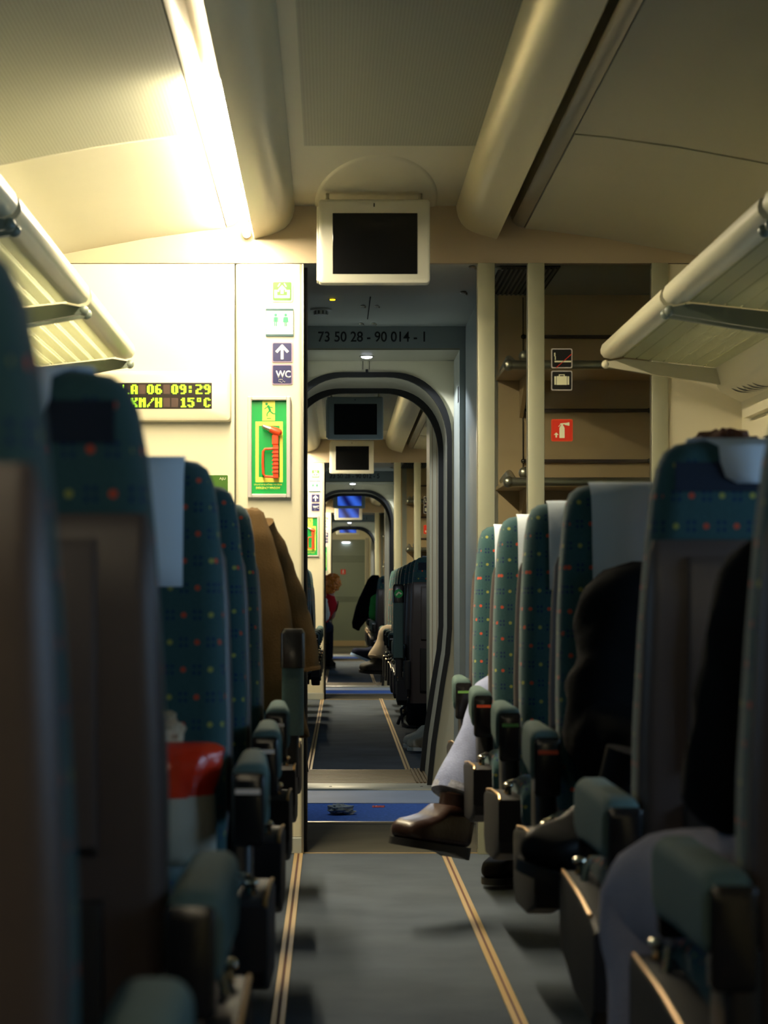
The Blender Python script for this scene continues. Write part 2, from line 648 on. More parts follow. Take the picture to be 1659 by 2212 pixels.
def skin_mesh(name, verts, edges, radii, sub=2, root=0):
    me = bpy.data.meshes.new(name)
    me.from_pydata([tuple(v) for v in verts], edges, [])
    o = bpy.data.objects.new(name, me)
    COL.objects.link(o)
    o.modifiers.new('skin', 'SKIN').use_smooth_shade = True
    for i, d in enumerate(me.skin_vertices[0].data):
        r = radii[i]
        d.radius = r if isinstance(r, tuple) else (r, r)
        d.use_root = (i == root)
    s = o.modifiers.new('sub', 'SUBSURF')
    s.levels = s.render_levels = sub
    m2 = from_modifiers(o)
    m2.name = name
    m2.shade_smooth()
    return m2


def pr(*pts):
    """pixel outline to (x, z) pairs at distance D given first"""
    D = pts[0]
    return [(P(a, b, D)[0], P(a, b, D)[2]) for a, b in pts[1:]]


# ------------------------------------------------------------------ carriage shell (drawn once for the nearest carriage, then repeated)
YP = 8.23          # partition at the far end of the saloon
LW, RW = -1.14, 1.42


def shell(y0):
    """walls, floor and ceiling of one saloon starting at y0"""
    L = []

    def st(name, bm, m, smooth=True):
        o = obj(name, bm, m, None, smooth)
        o['kind'] = 'structure'
        L.append(o)
        return o
    b = nb(); box(b, LW, RW, y0, YP + 0.02, -0.06, 0.0); st('floor', b, CARPET, False)
    # side walls with window openings
    for side, X, s in (('right', RW, 1), ('left', LW, -1)):
        b = nb()
        xa, xb = sorted((X, X + s * 0.06))
        wins = [w for w in WIN_Y if w[0] > y0]
        box(b, xa, xb, y0, YP, 0.0, 0.80)
        box(b, xa, xb, y0, YP, 1.44, 2.02)
        ys = [y0] + [v for w in wins for v in w] + [YP]
        for a, c in zip(ys[::2], ys[1::2]):
            box(b, xa, xb, a, c, 0.80, 1.44)
        st('wall_' + side, b, CREAM, False)
        for i, (a, c) in enumerate(wins):
            b = nb()
            for q in ((a, a + 0.03, 0.80, 1.44), (c - 0.03, c, 0.80, 1.44), (a + .03, c - .03, 0.80, 0.83), (a + .03, c - .03, 1.41, 1.44)):
                box(b, min(X - s * 0.012, X + s * .05), max(X - s * 0.012, X + s * .05), *q[:2], *q[2:], bev=0.004)
            w = st('window_%d' % (i + 1 + (4 if s < 0 else 0)), b, CREAM)
            b = nb(); box(b, X + s * 0.035 - .003, X + s * 0.035 + .003, a + .03, c - .03, .83, 1.41)
            g = obj('pane', b, WGLASS, w, False)
            b = nb()
            for j in range(9):
                z = 1.405 - j * 0.022
                prism(b, [(X - s * .004, z), (X + s * .02, z - .012), (X + s * .021, z - .008), (X - s * .003, z + .004)], a + .035, c - .035, 'y')
            obj('blind', b, BLIND, w, False, label='dark slatted blind')
    # ceiling: centre panel, perforated, then smooth end panel
    h = 0.279
    ySeam = 7.13
    b = nb()
    box(b, CX - h + .045, CX + h, y0, ySeam - .002, 2.237, 2.27)
    st('ceiling', b, PERF, False)
    b = nb()
    box(b, CX - h, CX - h + .045, y0, ySeam - .002, 2.236, 2.27)
    box(b, CX - h, CX + h, ySeam, YP, 2.237, 2.27)
    st('ceiling', b, CREAM_G, False)
    for s in (1, -1):
        prof = [(h, 2.237), (h + .001, 2.222), (h + .006, 2.20), (h + .017, 2.178), (h + .034, 2.16), (h + .058, 2.147), (h + .09, 2.136),
                (h + .125, 2.127), (h + .139, 2.122), (h + .142, 2.126), (h + .134, 2.31), (h, 2.31)]
        b = nb(); prism(b, [(CX + s * u, z) for u, z in prof], y0, YP, 'y')
        st('trim_%d' % (1 if s > 0 else 2), b, DUCT)
        b = nb()
        prism(b, [(CX + s * u, z) for u, z in [(.414, 2.30), (.47, 2.30), (.467, 2.25), (.466, 2.21), (.472, 2.183), (.49, 2.168), (.512, 2.162),
                                                (.512, 2.19), (.492, 2.20), (.486, 2.22), (.485, 2.32), (.414, 2.32)]], y0, YP, 'y')
        st('trim_%d' % (3 if s > 0 else 4), b, TROUGH)
        b = nb()
        prism(b, [(CX + s * u, z) for u, z in [(.516, 2.161), (.60, 2.153), (.80, 2.125), (1.0, 2.088), (1.155, 2.058), (1.25, 2.0), (1.30, 1.86),
                                                (1.34, 1.86), (1.29, 2.04), (1.17, 2.10), (.8, 2.165), (.516, 2.20)]], y0, 6.545, 'y')
        st('ceiling', b, PERF if s < 0 else CREAM_G)
        b = nb()
        prism(b, [(CX + s * u, z - .002) for u, z in [(.516, 2.161), (.60, 2.153), (.80, 2.125), (1.0, 2.088), (1.155, 2.058), (1.25, 2.0), (1.30, 1.86),
                                                (1.34, 1.86), (1.29, 2.04), (1.17, 2.10), (.8, 2.165), (.516, 2.20)]], 6.555, YP, 'y')
        st('ceiling', b, CREAM_G)
        # cornice under the rack
        b = nb()
        prof = [(1.29, 1.70), (1.29, 1.65), (1.305, 1.595), (1.315, 1.58), (1.367, 1.553), (1.385, 1.545), (1.392, 1.49), (1.43, 1.49), (1.43, 1.70)]
        cc = 0.0 if s > 0 else 0.27
        prism(b, [(s * u + cc, z) for u, z in prof], y0, 8.04, 'y')
        st('trim_%d' % (5 if s > 0 else 6), b, CREAM)
    b = nb(); box(b, LW, RW, y0, YP + 3.2, 2.36, 2.40); st('ceiling', b, SHADE, False)
    # floor strips
    for x, ye in ((-0.11, YP), (0.396, YP + 0.16)):
        b = nb()
        box(b, x - .0150, x - .0032, y0, ye, -0.001, 0.004, .001, 1)
        box(b, x + .0032, x + .0150, y0, ye, -0.001, 0.004, .001, 1)
        t = st('trim_7' if x < 0 else 'trim_8', b, BRASS)
        b = nb(); box(b, x - .0032, x + .0032, y0, ye, -0.001, 0.0025)
        obj('inlay', b, GROOVE, t, False, label='reddish brown inlay of the floor strip')
    return L


first_shell = shell(-1.5)
b = nb(); box(b, LW - .05, RW + .05, -1.56, -1.5, 0, 2.36); struct('wall_rear', b, CREAM, False, False)
later_shell = shell(-0.10)
for o in later_shell:
    o.matrix_basis = CAR[1]
for o in later_shell:
    if 'blind' in o.name:
        continue
    dup(o, CAR[2] @ CAR[1].inverted())

# partition plane
b = nb(); box(b, LW, RW, YP, YP + .03, 2.04, 2.36); struct('wall_header', b, BEIGE, smooth=False)
b = nb()
prism(b, rrect(-0.33 + .0015, -0.094, YP + .0, YP + .06, .018), 0.06, 2.037, 'z')
box(b, LW, -0.33 - .0015, YP, YP + .06, 0.06, 2.037, .001, 1)
struct('wall_partition', b, CREAM)
b = nb(); box(b, LW, -0.098, YP - .004, YP + .062, 0, 0.058, .003, 1); struct('baseboard_left', b, GREYP)
b = nb(); box(b, -0.1, -0.093, YP - .004, YP + .064, 0.0, 2.037); struct('trim_9', b, METAL, smooth=False)
b = nb(); box(b, 1.165, RW, YP, YP + .05, 0, 2.037); struct('wall_partition', b, CREAM, smooth=False)
# line across the carpet under the partition
b = nb(); box(b, -0.2, 0.62, YP + .02, YP + .026, -0.03, 0.003); struct('trim_10', b, BRASS, smooth=False)
b = nb(); box(b, -0.15, RW, YP + .026, 9.30, -0.06, 0.0); struct('floor', b, CARPET_D, smooth=False)
b = nb(); box(b, -0.15, 0.62, 9.30, 9.33, -0.06, 0.001); struct('trim_11', b, SHADE, smooth=False)
b = nb(); box(b, -0.15, 0.62, 9.33, 9.37, -0.06, 0.006); struct('trim_12', b, METAL, smooth=False)
b = nb(); box(b, -0.15, 0.62, 9.37, 10.22, -0.06, 0.001); struct('floor', b, CARPET_B, smooth=False)
b = nb(); box(b, -0.15, 0.62, 10.22, 10.88, -0.06, 0.004); struct('floor', b, STEEL_B, smooth=False)
b = nb(); box(b, -0.15, 0.62, 10.88, 11.2, -0.06, 0.012, .004, 2)
struct('trim_13', b, STEEL_F)
b = nb()
for x in (0.0, 0.42):
    ball(b, (x, 11.0, .012), (.008, .008, .002), 10, 6)
struct('trim_14', b, SHADE)
b = nb()
box(b, -0.24, 0.58, 11.2, 12.17, -0.06, 0.0)
for j in range(11):
    y = 11.25 + j * .085
    box(b, -0.2, 0.50, y, y + .045, 0.0, 0.008, .003, 1)
for j in range(4):
    box(b, 0.405 + j * .018, .415 + j * .018, 11.25, 12.15, 0.008, 0.014)
struct('floor', b, RIB)

# vestibule: corridor walls, ceiling, number panel, end wall with arch
b = nb(); box(b, -0.16, -0.12, YP + .06, 11.1, 0, 2.09); struct('wall_left', b, GREYP, smooth=False)
b = nb(); box(b, 0.60, 0.64, 9.1, 10.6, 0, 2.09); struct('wall_right', b, BLUEP, smooth=False)
b = nb(); box(b, 0.56, RW, 9.1, 9.14, 0, 2.04); struct('wall_alcove', b, BROWNP, smooth=False)
b = nb(); box(b, 0.733, .736, 9.094, 9.101, .02, 2.03); struct('trim_15', b, SHADE, smooth=False)
b = nb(); box(b, RW - .03, RW + .03, YP + .05, 9.1, 0, 2.04); struct('wall_right', b, BROWNP, smooth=False)
b = nb(); box(b, -0.12, RW, YP + .03, 9.06, 2.04, 2.07); box(b, 0.60, RW, 9.06, 9.14, 2.04, 2.07); struct('ceiling', b, GREYP, smooth=False)
b = nb(); box(b, -0.12, 0.64, 9.06, 9.12, 2.05, 2.09); struct('trim_16', b, SHADE, smooth=False)
b = nb(); box(b, -0.12, 0.64, 9.12, 10.6, 2.09, 2.12); struct('ceiling', b, GREYP, smooth=False)
b = nb(); box(b, -0.12, 0.70, 10.6, 10.63, 1.993, 2.12)
box(b, 0.574, 0.70, 10.6, 10.63, 0, 1.993)
struct('wall_end', b, BLUEP, smooth=False)
b = nb(); box(b, -0.12, 0.574, 10.6, 11.1, 1.985, 1.993); struct('ceiling', b, CREAM_G, smooth=False)
b = nb(); box(b, 0.574, 0.60, 10.63, 11.1, 0, 1.993); struct('wall_right', b, GREYP, smooth=False)
b = nb(); box(b, 0.5725, 0.574, 10.66, 10.74, 1.76, 1.83)
tag(obj('light_switch', b, SHADE, None, False), 'small dark switch in the corridor side wall right of the arch, nearest carriage', 'switch', repeat=True)

ACX, AH = 0.169, 0.394


def arch(g=0.0, n=14, foot=0.0):
    """outline of the gangway opening, grown by g; starts bottom right, runs over the top"""
    t = 1.93 + g
    R = []
    hw = AH + g
    R.append((ACX + hw - .095, foot))
    R.append((ACX + hw - .075, 0.20))
    R.append((ACX + hw - .035, 0.47))
    R.append((ACX + hw - .010, 0.62))
    R.append((ACX + hw, 0.74))
    R.append((ACX + hw, 1.10))
    for i in range(n + 1):
        a = (pi / 2) * i / n
        c, s = cos(a) ** 0.92, sin(a) ** 0.92
        R.append((ACX + hw - .285 * (1 - c), t - .32 + .32 * s))
    L = [(2 * ACX - x, z) for x, z in R[::-1]]
    return R + L


def arch_sheet(bm, inner, outer_rect, y0, y1):
    x0, x1, z1 = outer_rect
    n = len(inner)
    out = []
    for i, (x, z) in enumerate(inner):
        # radial projection to the rectangle from a point low in the opening
        cx, cz = ACX, 1.2
        dx, dz = x - cx, z - cz
        if z < 1.0:
            out.append((x1 if dx > 0 else x0, z))
            continue
        k = min((x1 - cx) / dx if dx > 1e-6 else 1e9, (x0 - cx) / dx if dx < -1e-6 else 1e9, (z1 - cz) / dz if dz > 1e-6 else 1e9)
        out.append((cx + dx * k, cz + dz * k))
    # insert the exact corners
    rings = []
    for y in (y0, y1):
        rings.append([bm.verts.new((x, y, z)) for x, z in inner])
        rings.append([bm.verts.new((x, y, z)) for x, z in out])
    for a in (0, 2):
        for i in range(n - 1):
            bm.faces.new((rings[a][i], rings[a][i + 1], rings[a + 1][i + 1], rings[a + 1][i]))
    for i in range(n - 1):
        bm.faces.new((rings[0][i], rings[2][i], rings[2][i + 1], rings[0][i + 1]))
        bm.faces.new((rings[1][i], rings[3][i], rings[3][i + 1], rings[1][i + 1]))
    # corner patches
    for sgn, cxr in ((1, x1), (-1, x0)):
        pass
    return bm


b = nb(); arch_sheet(b, arch(0.0), (-0.30, 0.62, 2.05), 11.10, 11.13)
box(b, -0.16, 0.60, 11.131, 11.14, 1.95, 2.05)
for s_, xx_ in ((1, 0.60), (-1, -0.26)):
    box(b, min(xx_, xx_ - s_ * .10), max(xx_, xx_ - s_ * .10), 11.131, 11.14, 1.80, 2.05)
struct('wall_end', b, CREAM)


def ring(bm, y0, y1, g0, g1):
    A, B = arch(g0), arch(g1)
    n = len(A)
    q = [[bm.verts.new((x, y, z)) for x, z in C] for C, y in ((A, y0), (B, y0), (B, y1), (A, y1))]
    for a in range(4):
        for i in range(n - 1):
            c = q[(a + 1) % 4]
            bm.faces.new((q[a][i], q[a][i + 1], c[i + 1], c[i]))
    return bm


b = nb(); ring(b, 11.085, 11.12, -.020, 0.002); struct('trim_17', b, RUBBER)
b = nb(); ring(b, 11.97, 12.01, -.020, 0.004); struct('trim_18', b, RUBBER)
b = nb()
ring(b, 11.12, 11.52, .001, 0.02)
ring(b, 11.53, 11.95, .003, 0.022)
struct('trim_19', b, BELLOW)
b = nb(); box(b, ACX - .006, ACX + .006, 11.08, 11.10, 1.925, 1.945)
struct('trim_20', b, RUBBER, smooth=False)
b = nb(); box(b, ACX - .020, ACX - .0185, 11.094, 11.10, 1.945, 1.985); box(b, ACX + .010, ACX + .0115, 11.094, 11.10, 1.945, 1.985)
struct('trim_21', b, SHADE, smooth=False)

# portal at the near end of the later carriages
PORT = []
b = nb()
box(b, 0.50, 1.48, -.23, .20, 0, 2.36)
box(b, -1.20, -0.17, -.23, .20, 0, 2.36)
box(b, -0.17, 0.50, -.23, .20, 1.955, 2.36)
p_ = struct('wall_portal', b, CREAM, False, False)
PORT.append(p_)
b = nb()
for x in (.512, .535, .575):
    box(b, x, x + .003, -.234, -.229, 0, 1.955)
PORT.append(struct('trim_22', b, BROWNP, False, False))
for o in PORT:
    dup(o, CAR[2])
    if True:
        dup(o, CAR[3])
    o.matrix_basis = CAR[1]

# ------------------------------------------------------------------ posts, glass and luggage alcove
for i, (x0, x1, wh) in enumerate(((.508, .567, 'left'), (.681, .738, 'middle'), (1.108, 1.165, 'right'))):
    b = nb(); box(b, x0, x1, YP - .01, YP + .05, 0, 2.04, .003, 2)
    t = thing('partition_post', 'grey-green upright post of the luggage screen, %s one of three in the nearest carriage' % wh, 'post', ((x0 + x1) / 2, YP + .02, 0), 'screen posts', True)
    obj('upright', b, POSTM, t)
    b = nb(); box(b, x0 - .003, x0, YP - .006, YP + .02, .02, 2.02); obj('edge_glint', b, METAL, t, False, label='thin metal strip standing in for lamp glint')  # strip added for the lamp glint along the post's left edge
for x0, x1, wh in ((.567, .681, 'narrow clear glass pane between the left and middle posts of the nearest carriage'),
                   (.738, 1.108, 'wide clear glass pane carrying pictogram signs in the nearest carriage')):
    b = nb(); box(b, x0, x1, YP + .012, YP + .018, .05, 2.035)
    tag(obj('glass_screen', b, GLASS, None, False), wh, 'glass screen', repeat=True)

for z, wh in ((1.72, 'upper'), (1.30, 'lower')):
    t = thing('luggage_shelf', '%s folding metal luggage shelf in the alcove of the nearest carriage' % wh, 'shelf', (.95, 9.1, z), 'alcove luggage shelves', True)
    b = nb(); box(b, .63, 1.36, 8.62, 9.09, z - .008, z + .008, .002, 1)
    for j in range(6):
        box(b, .66 + j * .12, .68 + j * .12, 8.60, 9.09, z + .006, z + .014)
    obj('shelf_plate', b, BROWNP, t)
    b = nb(); tube(b, [(.64, 8.56, z), (1.37, 8.56, z)], .017, 12); obj('front_rail', b, METAL, t)
    for x in (.655, 1.34):
        b = nb(); tube(b, [(x, 8.56, z), (x, 8.75, z + .04), (x, 9.09, z + .03)], [.018, .014, .012], 10); obj('arm', b, METAL, t)
    b = nb(); ball(b, (.64, 8.56, z), .021, 12, 8); ball(b, (.70, 8.60, z + .035), .022, 12, 8); obj('end_knob', b, METAL, t)
    b = nb(); prism(b, [(9.09, z - .01), (9.09, z - .15), (8.80, z - .01)], .72, .735, 'x'); obj('bracket', b, BROWNP, t, False)
for z in (1.879, 1.598, 1.405):
    t = thing('bumper_rail', 'thin dark %s rail across the alcove back wall of the nearest carriage' % {1.879: 'top', 1.598: 'middle', 1.405: 'bottom'}[z], 'rail', (.97, 9.1, z), 'alcove wall rails', True)
    b = nb(); tube(b, [(.735, 9.085, z), (1.215, 9.085, z)], .007, 8); obj('bar', b, SHELL, t)
    for xe in (.735, 1.215):
        b = nb(); ball(b, (xe, 9.085, z), .010, 10, 6); obj('end_cap', b, CAP, t)
t = thing('air_vent', 'dark ribbed vent grille in the alcove ceiling of the nearest carriage', 'vent', (.70, 8.7, 2.04), None, True)
b = nb(); box(b, .59, .80, YP + .06, 9.03, 2.034, 2.0405); obj('grille_recess', b, SHADE, t, False)
b = nb()
for j in range(12):
    box(b, .595 + j * .017, .602 + j * .017, YP + .07, 9.02, 2.028, 2.034)
obj('slats', b, SHELL_D, t, False)
for i, (px, py, D) in enumerate(((1020, 577, 8.3), (1001, 628, 9.0), (1078, 579, 8.32))):
    x = P(px, py, D)[0]
    t = thing('ceiling_fastener', 'small metal fastener under the vestibule ceiling of the nearest carriage, %s' % ('by the header', 'at the far panel edge', 'beside the vent grille')[i],
              'fastener', (x, D, 2.04), 'vestibule ceiling fasteners', True)
    b = nb(); ball(b, (x, D, 2.036), (.013, .02, .006), 12, 6); ball(b, (x + .012, D, 2.031), (.004, .012, .006), 8, 6); obj('head', b, METAL, t)
for i, (px, py) in enumerate(((784, 660), (814, 660), (780, 698), (808, 698))):
    D = 1.2 * F / (1288 - py)
    x = P(px, py, D)[0]
    t = thing('ceiling_fastener', 'small metal fastener beside the ceiling seam of the nearest carriage corridor, %s' % ('near left', 'near right', 'far left', 'far right')[i],
              'fastener', (x, D, 2.09), 'corridor ceiling fasteners', True)
    b = nb(); ball(b, (x, D, 2.087), (.011, .02, .004), 12, 6); ball(b, (x + .010, D, 2.082), (.004, .012, .005), 8, 6); obj('head', b, METAL, t)
b = nb(); box(b, .158, .162, 9.55, 10.3, 2.086, 2.091); struct('trim_23', b, SHADE, smooth=False)
t = thing('smoke_detector', 'round white smoke detector on the corridor ceiling of the nearest carriage', 'detector', (-.04, 9.95, 2.09), None, True)
b = nb(); disc(b, (-.04, 9.95, 2.09), .045, 'z', .008, 28); obj('base_plate', b, WHITE, t)
b = nb(); disc(b, (-.04, 9.95, 2.082), .028, 'z', .018, 20)
obj('sensor_head', b, WHITE, t)
b = nb()
for j in range(10):
    a = 2 * pi * j / 10
    box(b, -.04 + .0275 * cos(a) - .002, -.04 + .0275 * cos(a) + .002, 9.95 + .0275 * sin(a) - .002, 9.95 + .0275 * sin(a) + .002, 2.066, 2.080)
obj('slots', b, SHADE, t, False)
t = thing('indicator_light', 'tiny glowing yellow lamp on the corridor ceiling of the nearest carriage', 'indicator lamp', (.0, 9.60, 2.09), None, True)
b = nb(); disc(b, (.008, 9.62, 2.09), .011, 'z', .006, 16); obj('lens', b, LEDY, t)
b = nb(); disc(b, (.008, 9.62, 2.09), .015, 'z', .002, 16); obj('bezel', b, METAL, t)

# downlight in the soffit before the arch
t = thing('downlight', 'small round white downlight in the soffit above the arch of the nearest carriage', 'downlight', (.165, 10.86, 1.985), None, True)
b = nb(); disc(b, (.165, 10.86, 1.985), .034, 'z', .004, 28); obj('bezel', b, METAL, t)
b = nb(); ball(b, (.165, 10.86, 1.980), (.026, .026, .008), 20, 8); obj('lens', b, LEDW, t)
for k in range(3):
    l = bpy.data.lights.new('downlight_glow', 'SPOT')
    l.energy = 22.0
    l.color = (0.84, 0.92, 1.0)
    l.spot_size = radians(150)
    l.shadow_soft_size = .025
    o = bpy.data.objects.new('downlight_glow', l)
    o.matrix_basis = CAR[k] @ Matrix.Translation((.165, 10.86, 1.965))
    COL.objects.link(o)

# sliding door leaf edge in its pocket behind the left partition
t = thing('sliding_door', 'black-edged sliding door pocketed behind the left partition of the nearest carriage', 'door', (-.10, YP + .1, 0), None, True)
b = nb(); box(b, -.118, -.080, YP + .075, YP + .105, 0.0, 2.035); obj('rubber_edge', b, RUBBER, t, False)
b = nb(); box(b, -.116, -.104, YP + .11, YP + .9, 0.02, 2.02); obj('leaf', b, SHELL_D, t, False)

# ------------------------------------------------------------------ lamps
def tube_lamp(s, ya, yb, on, wh):
    X = CX + s * .443
    t = thing('fluorescent_lamp', wh, 'lamp', (X, (ya + yb) / 2, 2.16), 'trough lamps', False)
    b = nb(); tube(b, [(X, ya, 2.134), (X, ya + .006, 2.134), (X, yb - .03, 2.134)], [.007, .013, .013], 14); obj('glass_tube', b, TUBE_ON if on else TUBE_OFF, t)
    for y in (yb - .03,):
        b = nb(); tube(b, [(X, y, 2.134), (X, y + .03, 2.134)], .0125, 14); obj('end_cap', b, TROUGH, t)
        b = nb(); box(b, X - .006, X + .006, y + .016, y + .022, 2.16, 2.305); obj('holder', b, TROUGH, t, False)
    return t


lampL = tube_lamp(-1, 5.85, 8.21, True, 'glowing fluorescent tube in the left ceiling trough of the nearest carriage')
dup(lampL, CAR[1], 'glowing fluorescent tube in the left ceiling trough of the second carriage')
dup(lampL, CAR[2], 'glowing fluorescent tube in the left ceiling trough of the third carriage')
TUBE_FILL = TUBE_ON.copy()
TUBE_FILL.name = 'fill_fluorescent_tube'
TUBE_FILL.node_tree.nodes['Principled BSDF'].inputs['Emission Strength'].default_value = 34.0
_k = TUBE_ON
TUBE_ON = TUBE_FILL
tube_lamp(-1, -1.45, 0.9, True, 'unseen fill tube added in the left ceiling trough over the camera')  # unseen tube added as weak fill on the near seat backs
TUBE_ON = _k

# ------------------------------------------------------------------ monitors
def monitor(yf, zc, wh, screen=SCREEN, w=.37, h=.279, repeat=True, M=None):
    x0, x1 = CX - .01 - w / 2, CX - .01 + w / 2
    z0, z1 = zc - h / 2, zc + h / 2
    t = thing('ceiling_monitor', wh, 'monitor', (CX, yf, 2.237), 'ceiling monitors', False)
    b = nb()
    loft(b, [[(x, y, z) for x, z in rrect(x0 + a, x1 - a, z0 + a, z1 - a, .012)] for y, a in
             ((yf, .008), (yf + .004, .002), (yf + .012, 0), (yf + .055, 0), (yf + .075, .02), (yf + .10, .05))])
    obj('casing', b, TVCASE, t)
    b = nb(); box(b, x0 - .006, x0 + .01, yf + .02, yf + .09, z0 + .01, z1 - .02, .003, 1); obj('side_fin', b, TVCASE, t)
    b = nb(); box(b, x0 + .047, x1 - .042, yf - .002, yf + .004, z0 + .030, z0 + .232, .001, 1); obj('screen', b, screen, t)
    b = nb(); box(b, CX - .0125, CX - .0085, yf - .001, yf + .002, z1 - .026, z1 - .014); obj('sensor_slit', b, SHADE, t, False)
    for x in (x0 + .03, x1 - .03):
        b = nb(); tube(b, [(x, yf + .05, z1 - .01), (x, yf + .05, 2.24)], .006, 8); ball(b, (x, yf + .05, z1 + .006), .008, 10, 6)
        obj('hinge_post', b, METAL, t)
    if M is not None:
        t.matrix_basis = M @ t.matrix_basis
    return t


tv = monitor(7.90, 2.067, 'blank ceiling monitor above the doorway of the nearest carriage')
dup(tv, CAR[1], 'blank ceiling monitor above the doorway of the second carriage')
monitor(7.90, 2.067, 'ceiling monitor with a blue picture above the doorway of the third carriage', VIDEO, M=CAR[2])
monitor(3.35, 2.058, 'blank ceiling monitor hanging mid-saloon in the second carriage', SCREEN, M=CAR[1])
monitor(3.35, 2.058, 'ceiling monitor with a blue picture hanging mid-saloon in the third carriage', VIDEO, M=CAR[2])
monitor(3.0, 2.058, 'small far ceiling monitor with a blue picture before the end door', VIDEO, M=CAR[3])
# hood above the monitor: raised half oval on the ceiling end panel
b = nb()
R = []
for k, (g, z) in enumerate(((1.0, 2.2375), (.985, 2.2345), (.95, 2.233), (.5, 2.2325))):
    R.append([(CX + .21 * g * cos(pi * i / 24), 8.22 - .95 * g * sin(pi * i / 24), z) for i in range(25)])
loft(b, R)
struct('trim_24', b, CREAM_G)

# ------------------------------------------------------------------ signs
YS = YP - .0015
T = .0025


def sign(name, label, rect, face, rim=None, parts=(), y=YS, r=.006, repeat=True, group=None, D=YP):
    x0, z1 = P(rect[0], rect[1], D)[0], P(rect[0], rect[1], D)[2]
    x1, z0 = P(rect[2], rect[3], D)[0], P(rect[2], rect[3], D)[2]
    t = thing(name, label, 'sign', ((x0 + x1) / 2, y, z0), group, repeat)
    b = nb()
    if rim:
        prism(b, rrect(x0, x1, z0, z1, r), y - .0022, y, 'y'); obj('rim', b, rim, t, label='thin pale rim')
        b = nb()
        prism(b, rrect(x0 + .004, x1 - .004, z0 + .004, z1 - .004, r * .7), y - .0034, y - .0022, 'y')
    else:
        prism(b, rrect(x0, x1, z0, z1, r), y - .0034, y, 'y')
    obj('plate', b, face, t)
    for pn, m, shapes in parts:
        b = nb()
        for s in shapes:
            pts = [(x0 + (x1 - x0) * u, z0 + (z1 - z0) * v) for u, v in s]
            prism(b, pts, y - .0042, y - .0034, 'y')
        obj(pn, b, m, t, False)
    return t, (x0, x1, z0, z1)


def rectp(a, b, c, d):
    return [(a, b), (c, b), (c, d), (a, d)]


def seg(x0, z0, x1, z1, w):
    dx, dz = x1 - x0, z1 - z0
    l = hypot(dx, dz)
    nx, nz = -dz / l * w / 2, dx / l * w / 2
    return [(x0 + nx, z0 + nz), (x0 - nx, z0 - nz), (x1 - nx, z1 - nz), (x1 + nx, z1 + nz)]


def circ(cx, cz, r, n=16, ar=1.0):
    return [(cx + r * cos(2 * pi * i / n), cz + r * ar * sin(2 * pi * i / n)) for i in range(n)]


ARROWUP = [seg(.5, .15, .5, .78, .13), seg(.22, .50, .53, .84, .13), seg(.78, .50, .47, .84, .13)]
sign('pictogram_sign', 'green square arrow-and-tray pictogram, top sign on the partition of the nearest carriage', (587, 607, 632, 652), GSIGN, CREAMS,
     [('symbol', CREAMS, [rectp(.13, .18, .87, .30), rectp(.13, .28, .26, .56), rectp(.74, .28, .87, .56), rectp(.24, .48, .36, .56), rectp(.64, .48, .76, .56),
                          rectp(.43, .38, .57, .62), [(.30, .58), (.70, .58), (.5, .80)], seg(.30, .72, .40, .88, .05), seg(.70, .72, .60, .88, .05)])])
fig = []
for cx in (.36, .72):
    fig += [circ(cx, .77, .055, 14)]
fig += [rectp(.30, .52, .42, .70), rectp(.27, .50, .295, .69), rectp(.425, .50, .45, .69), rectp(.31, .36, .352, .52), rectp(.368, .36, .41, .52)]
fig += [[(.66, .70), (.78, .70), (.80, .50), (.64, .50)], seg(.65, .69, .63, .50, .025), seg(.79, .69, .81, .50, .025), rectp(.675, .36, .712, .50), rectp(.728, .36, .765, .50)]
sign('toilet_sign', 'white sign with mint man and woman figures between teal bars, partition of the nearest carriage', (574, 667, 634, 727), WHITE, None,
     [('edge_bar', TEALS, [rectp(0, .92, 1, 1), rectp(0, 0, 1, .08), rectp(0, .08, .015, .92), rectp(.985, .08, 1, .92)]), ('figures', TEALF, fig),
      ('divider', FRAMEP, [rectp(.545, .38, .552, .78)])], r=.003)
sign('arrow_sign', 'navy square sign with a white upward arrow, partition of the nearest carriage', (587, 739, 632, 783), NAVY, PINKRIM, [('arrow', WHITE, ARROWUP)])
t, (x0, x1, z0, z1) = sign('wc_sign', 'navy square sign lettered WC below the arrow sign, partition of the nearest carriage', (587, 787, 632, 831), NAVY, PINKRIM,
                           [('braille_dots', CREAMS, [circ(.34 + i * .07, .17 - (i % 3) * .03, .018, 8) for i in range(5)] + [circ(.36 + i * .07, .25, .018, 8) for i in range(3)])])
obj('lettering', text_mesh('WC', x0 + .014, x1 - .006, z0 + .023, z0 + .048, YS - .0034, bold=.02), WHITE, t, False)
t, (x0, x1, z0, z1) = sign('notice_sign', 'pale green notice sign half hidden behind the left seat tops of the nearest carriage', (432, 1024, 495, 1085), GSIGN, CREAMS, [])
obj('lettering', text_mesh('AJU', x1 - .034, x1 - .012, z1 - .022, z1 - .012, YS - .0034), CREAMS, t, False)

# emergency hammer board
t = thing('emergency_hammer_board', 'green and yellow emergency board in a clear frame on the partition of the nearest carriage', 'notice board', (*P(582, 1076, YP)[:2], P(0, 1076, YP)[2]), None, True)
ox0, oz1 = P(535, 857, YP)[0], P(0, 857, YP)[2]
ox1, oz0 = P(628, 1076, YP)[0], P(0, 1076, YP)[2]
b = nb()
f = .014
for q in ((ox0, ox0 + f, oz0, oz1), (ox1 - f, ox1, oz0, oz1), (ox0 + f, ox1 - f, oz0, oz0 + f), (ox0 + f, ox1 - f, oz1 - f, oz1)):
    box(b, q[0], q[1], YS - .02, YS, q[2], q[3], .003, 1)
obj('frame', b, FRAMEP, t)
b = nb(); box(b, ox0 + f, ox1 - f, YS - .004, YS, oz0 + f, oz1 - f); obj('board', b, EGREEN, t, False)


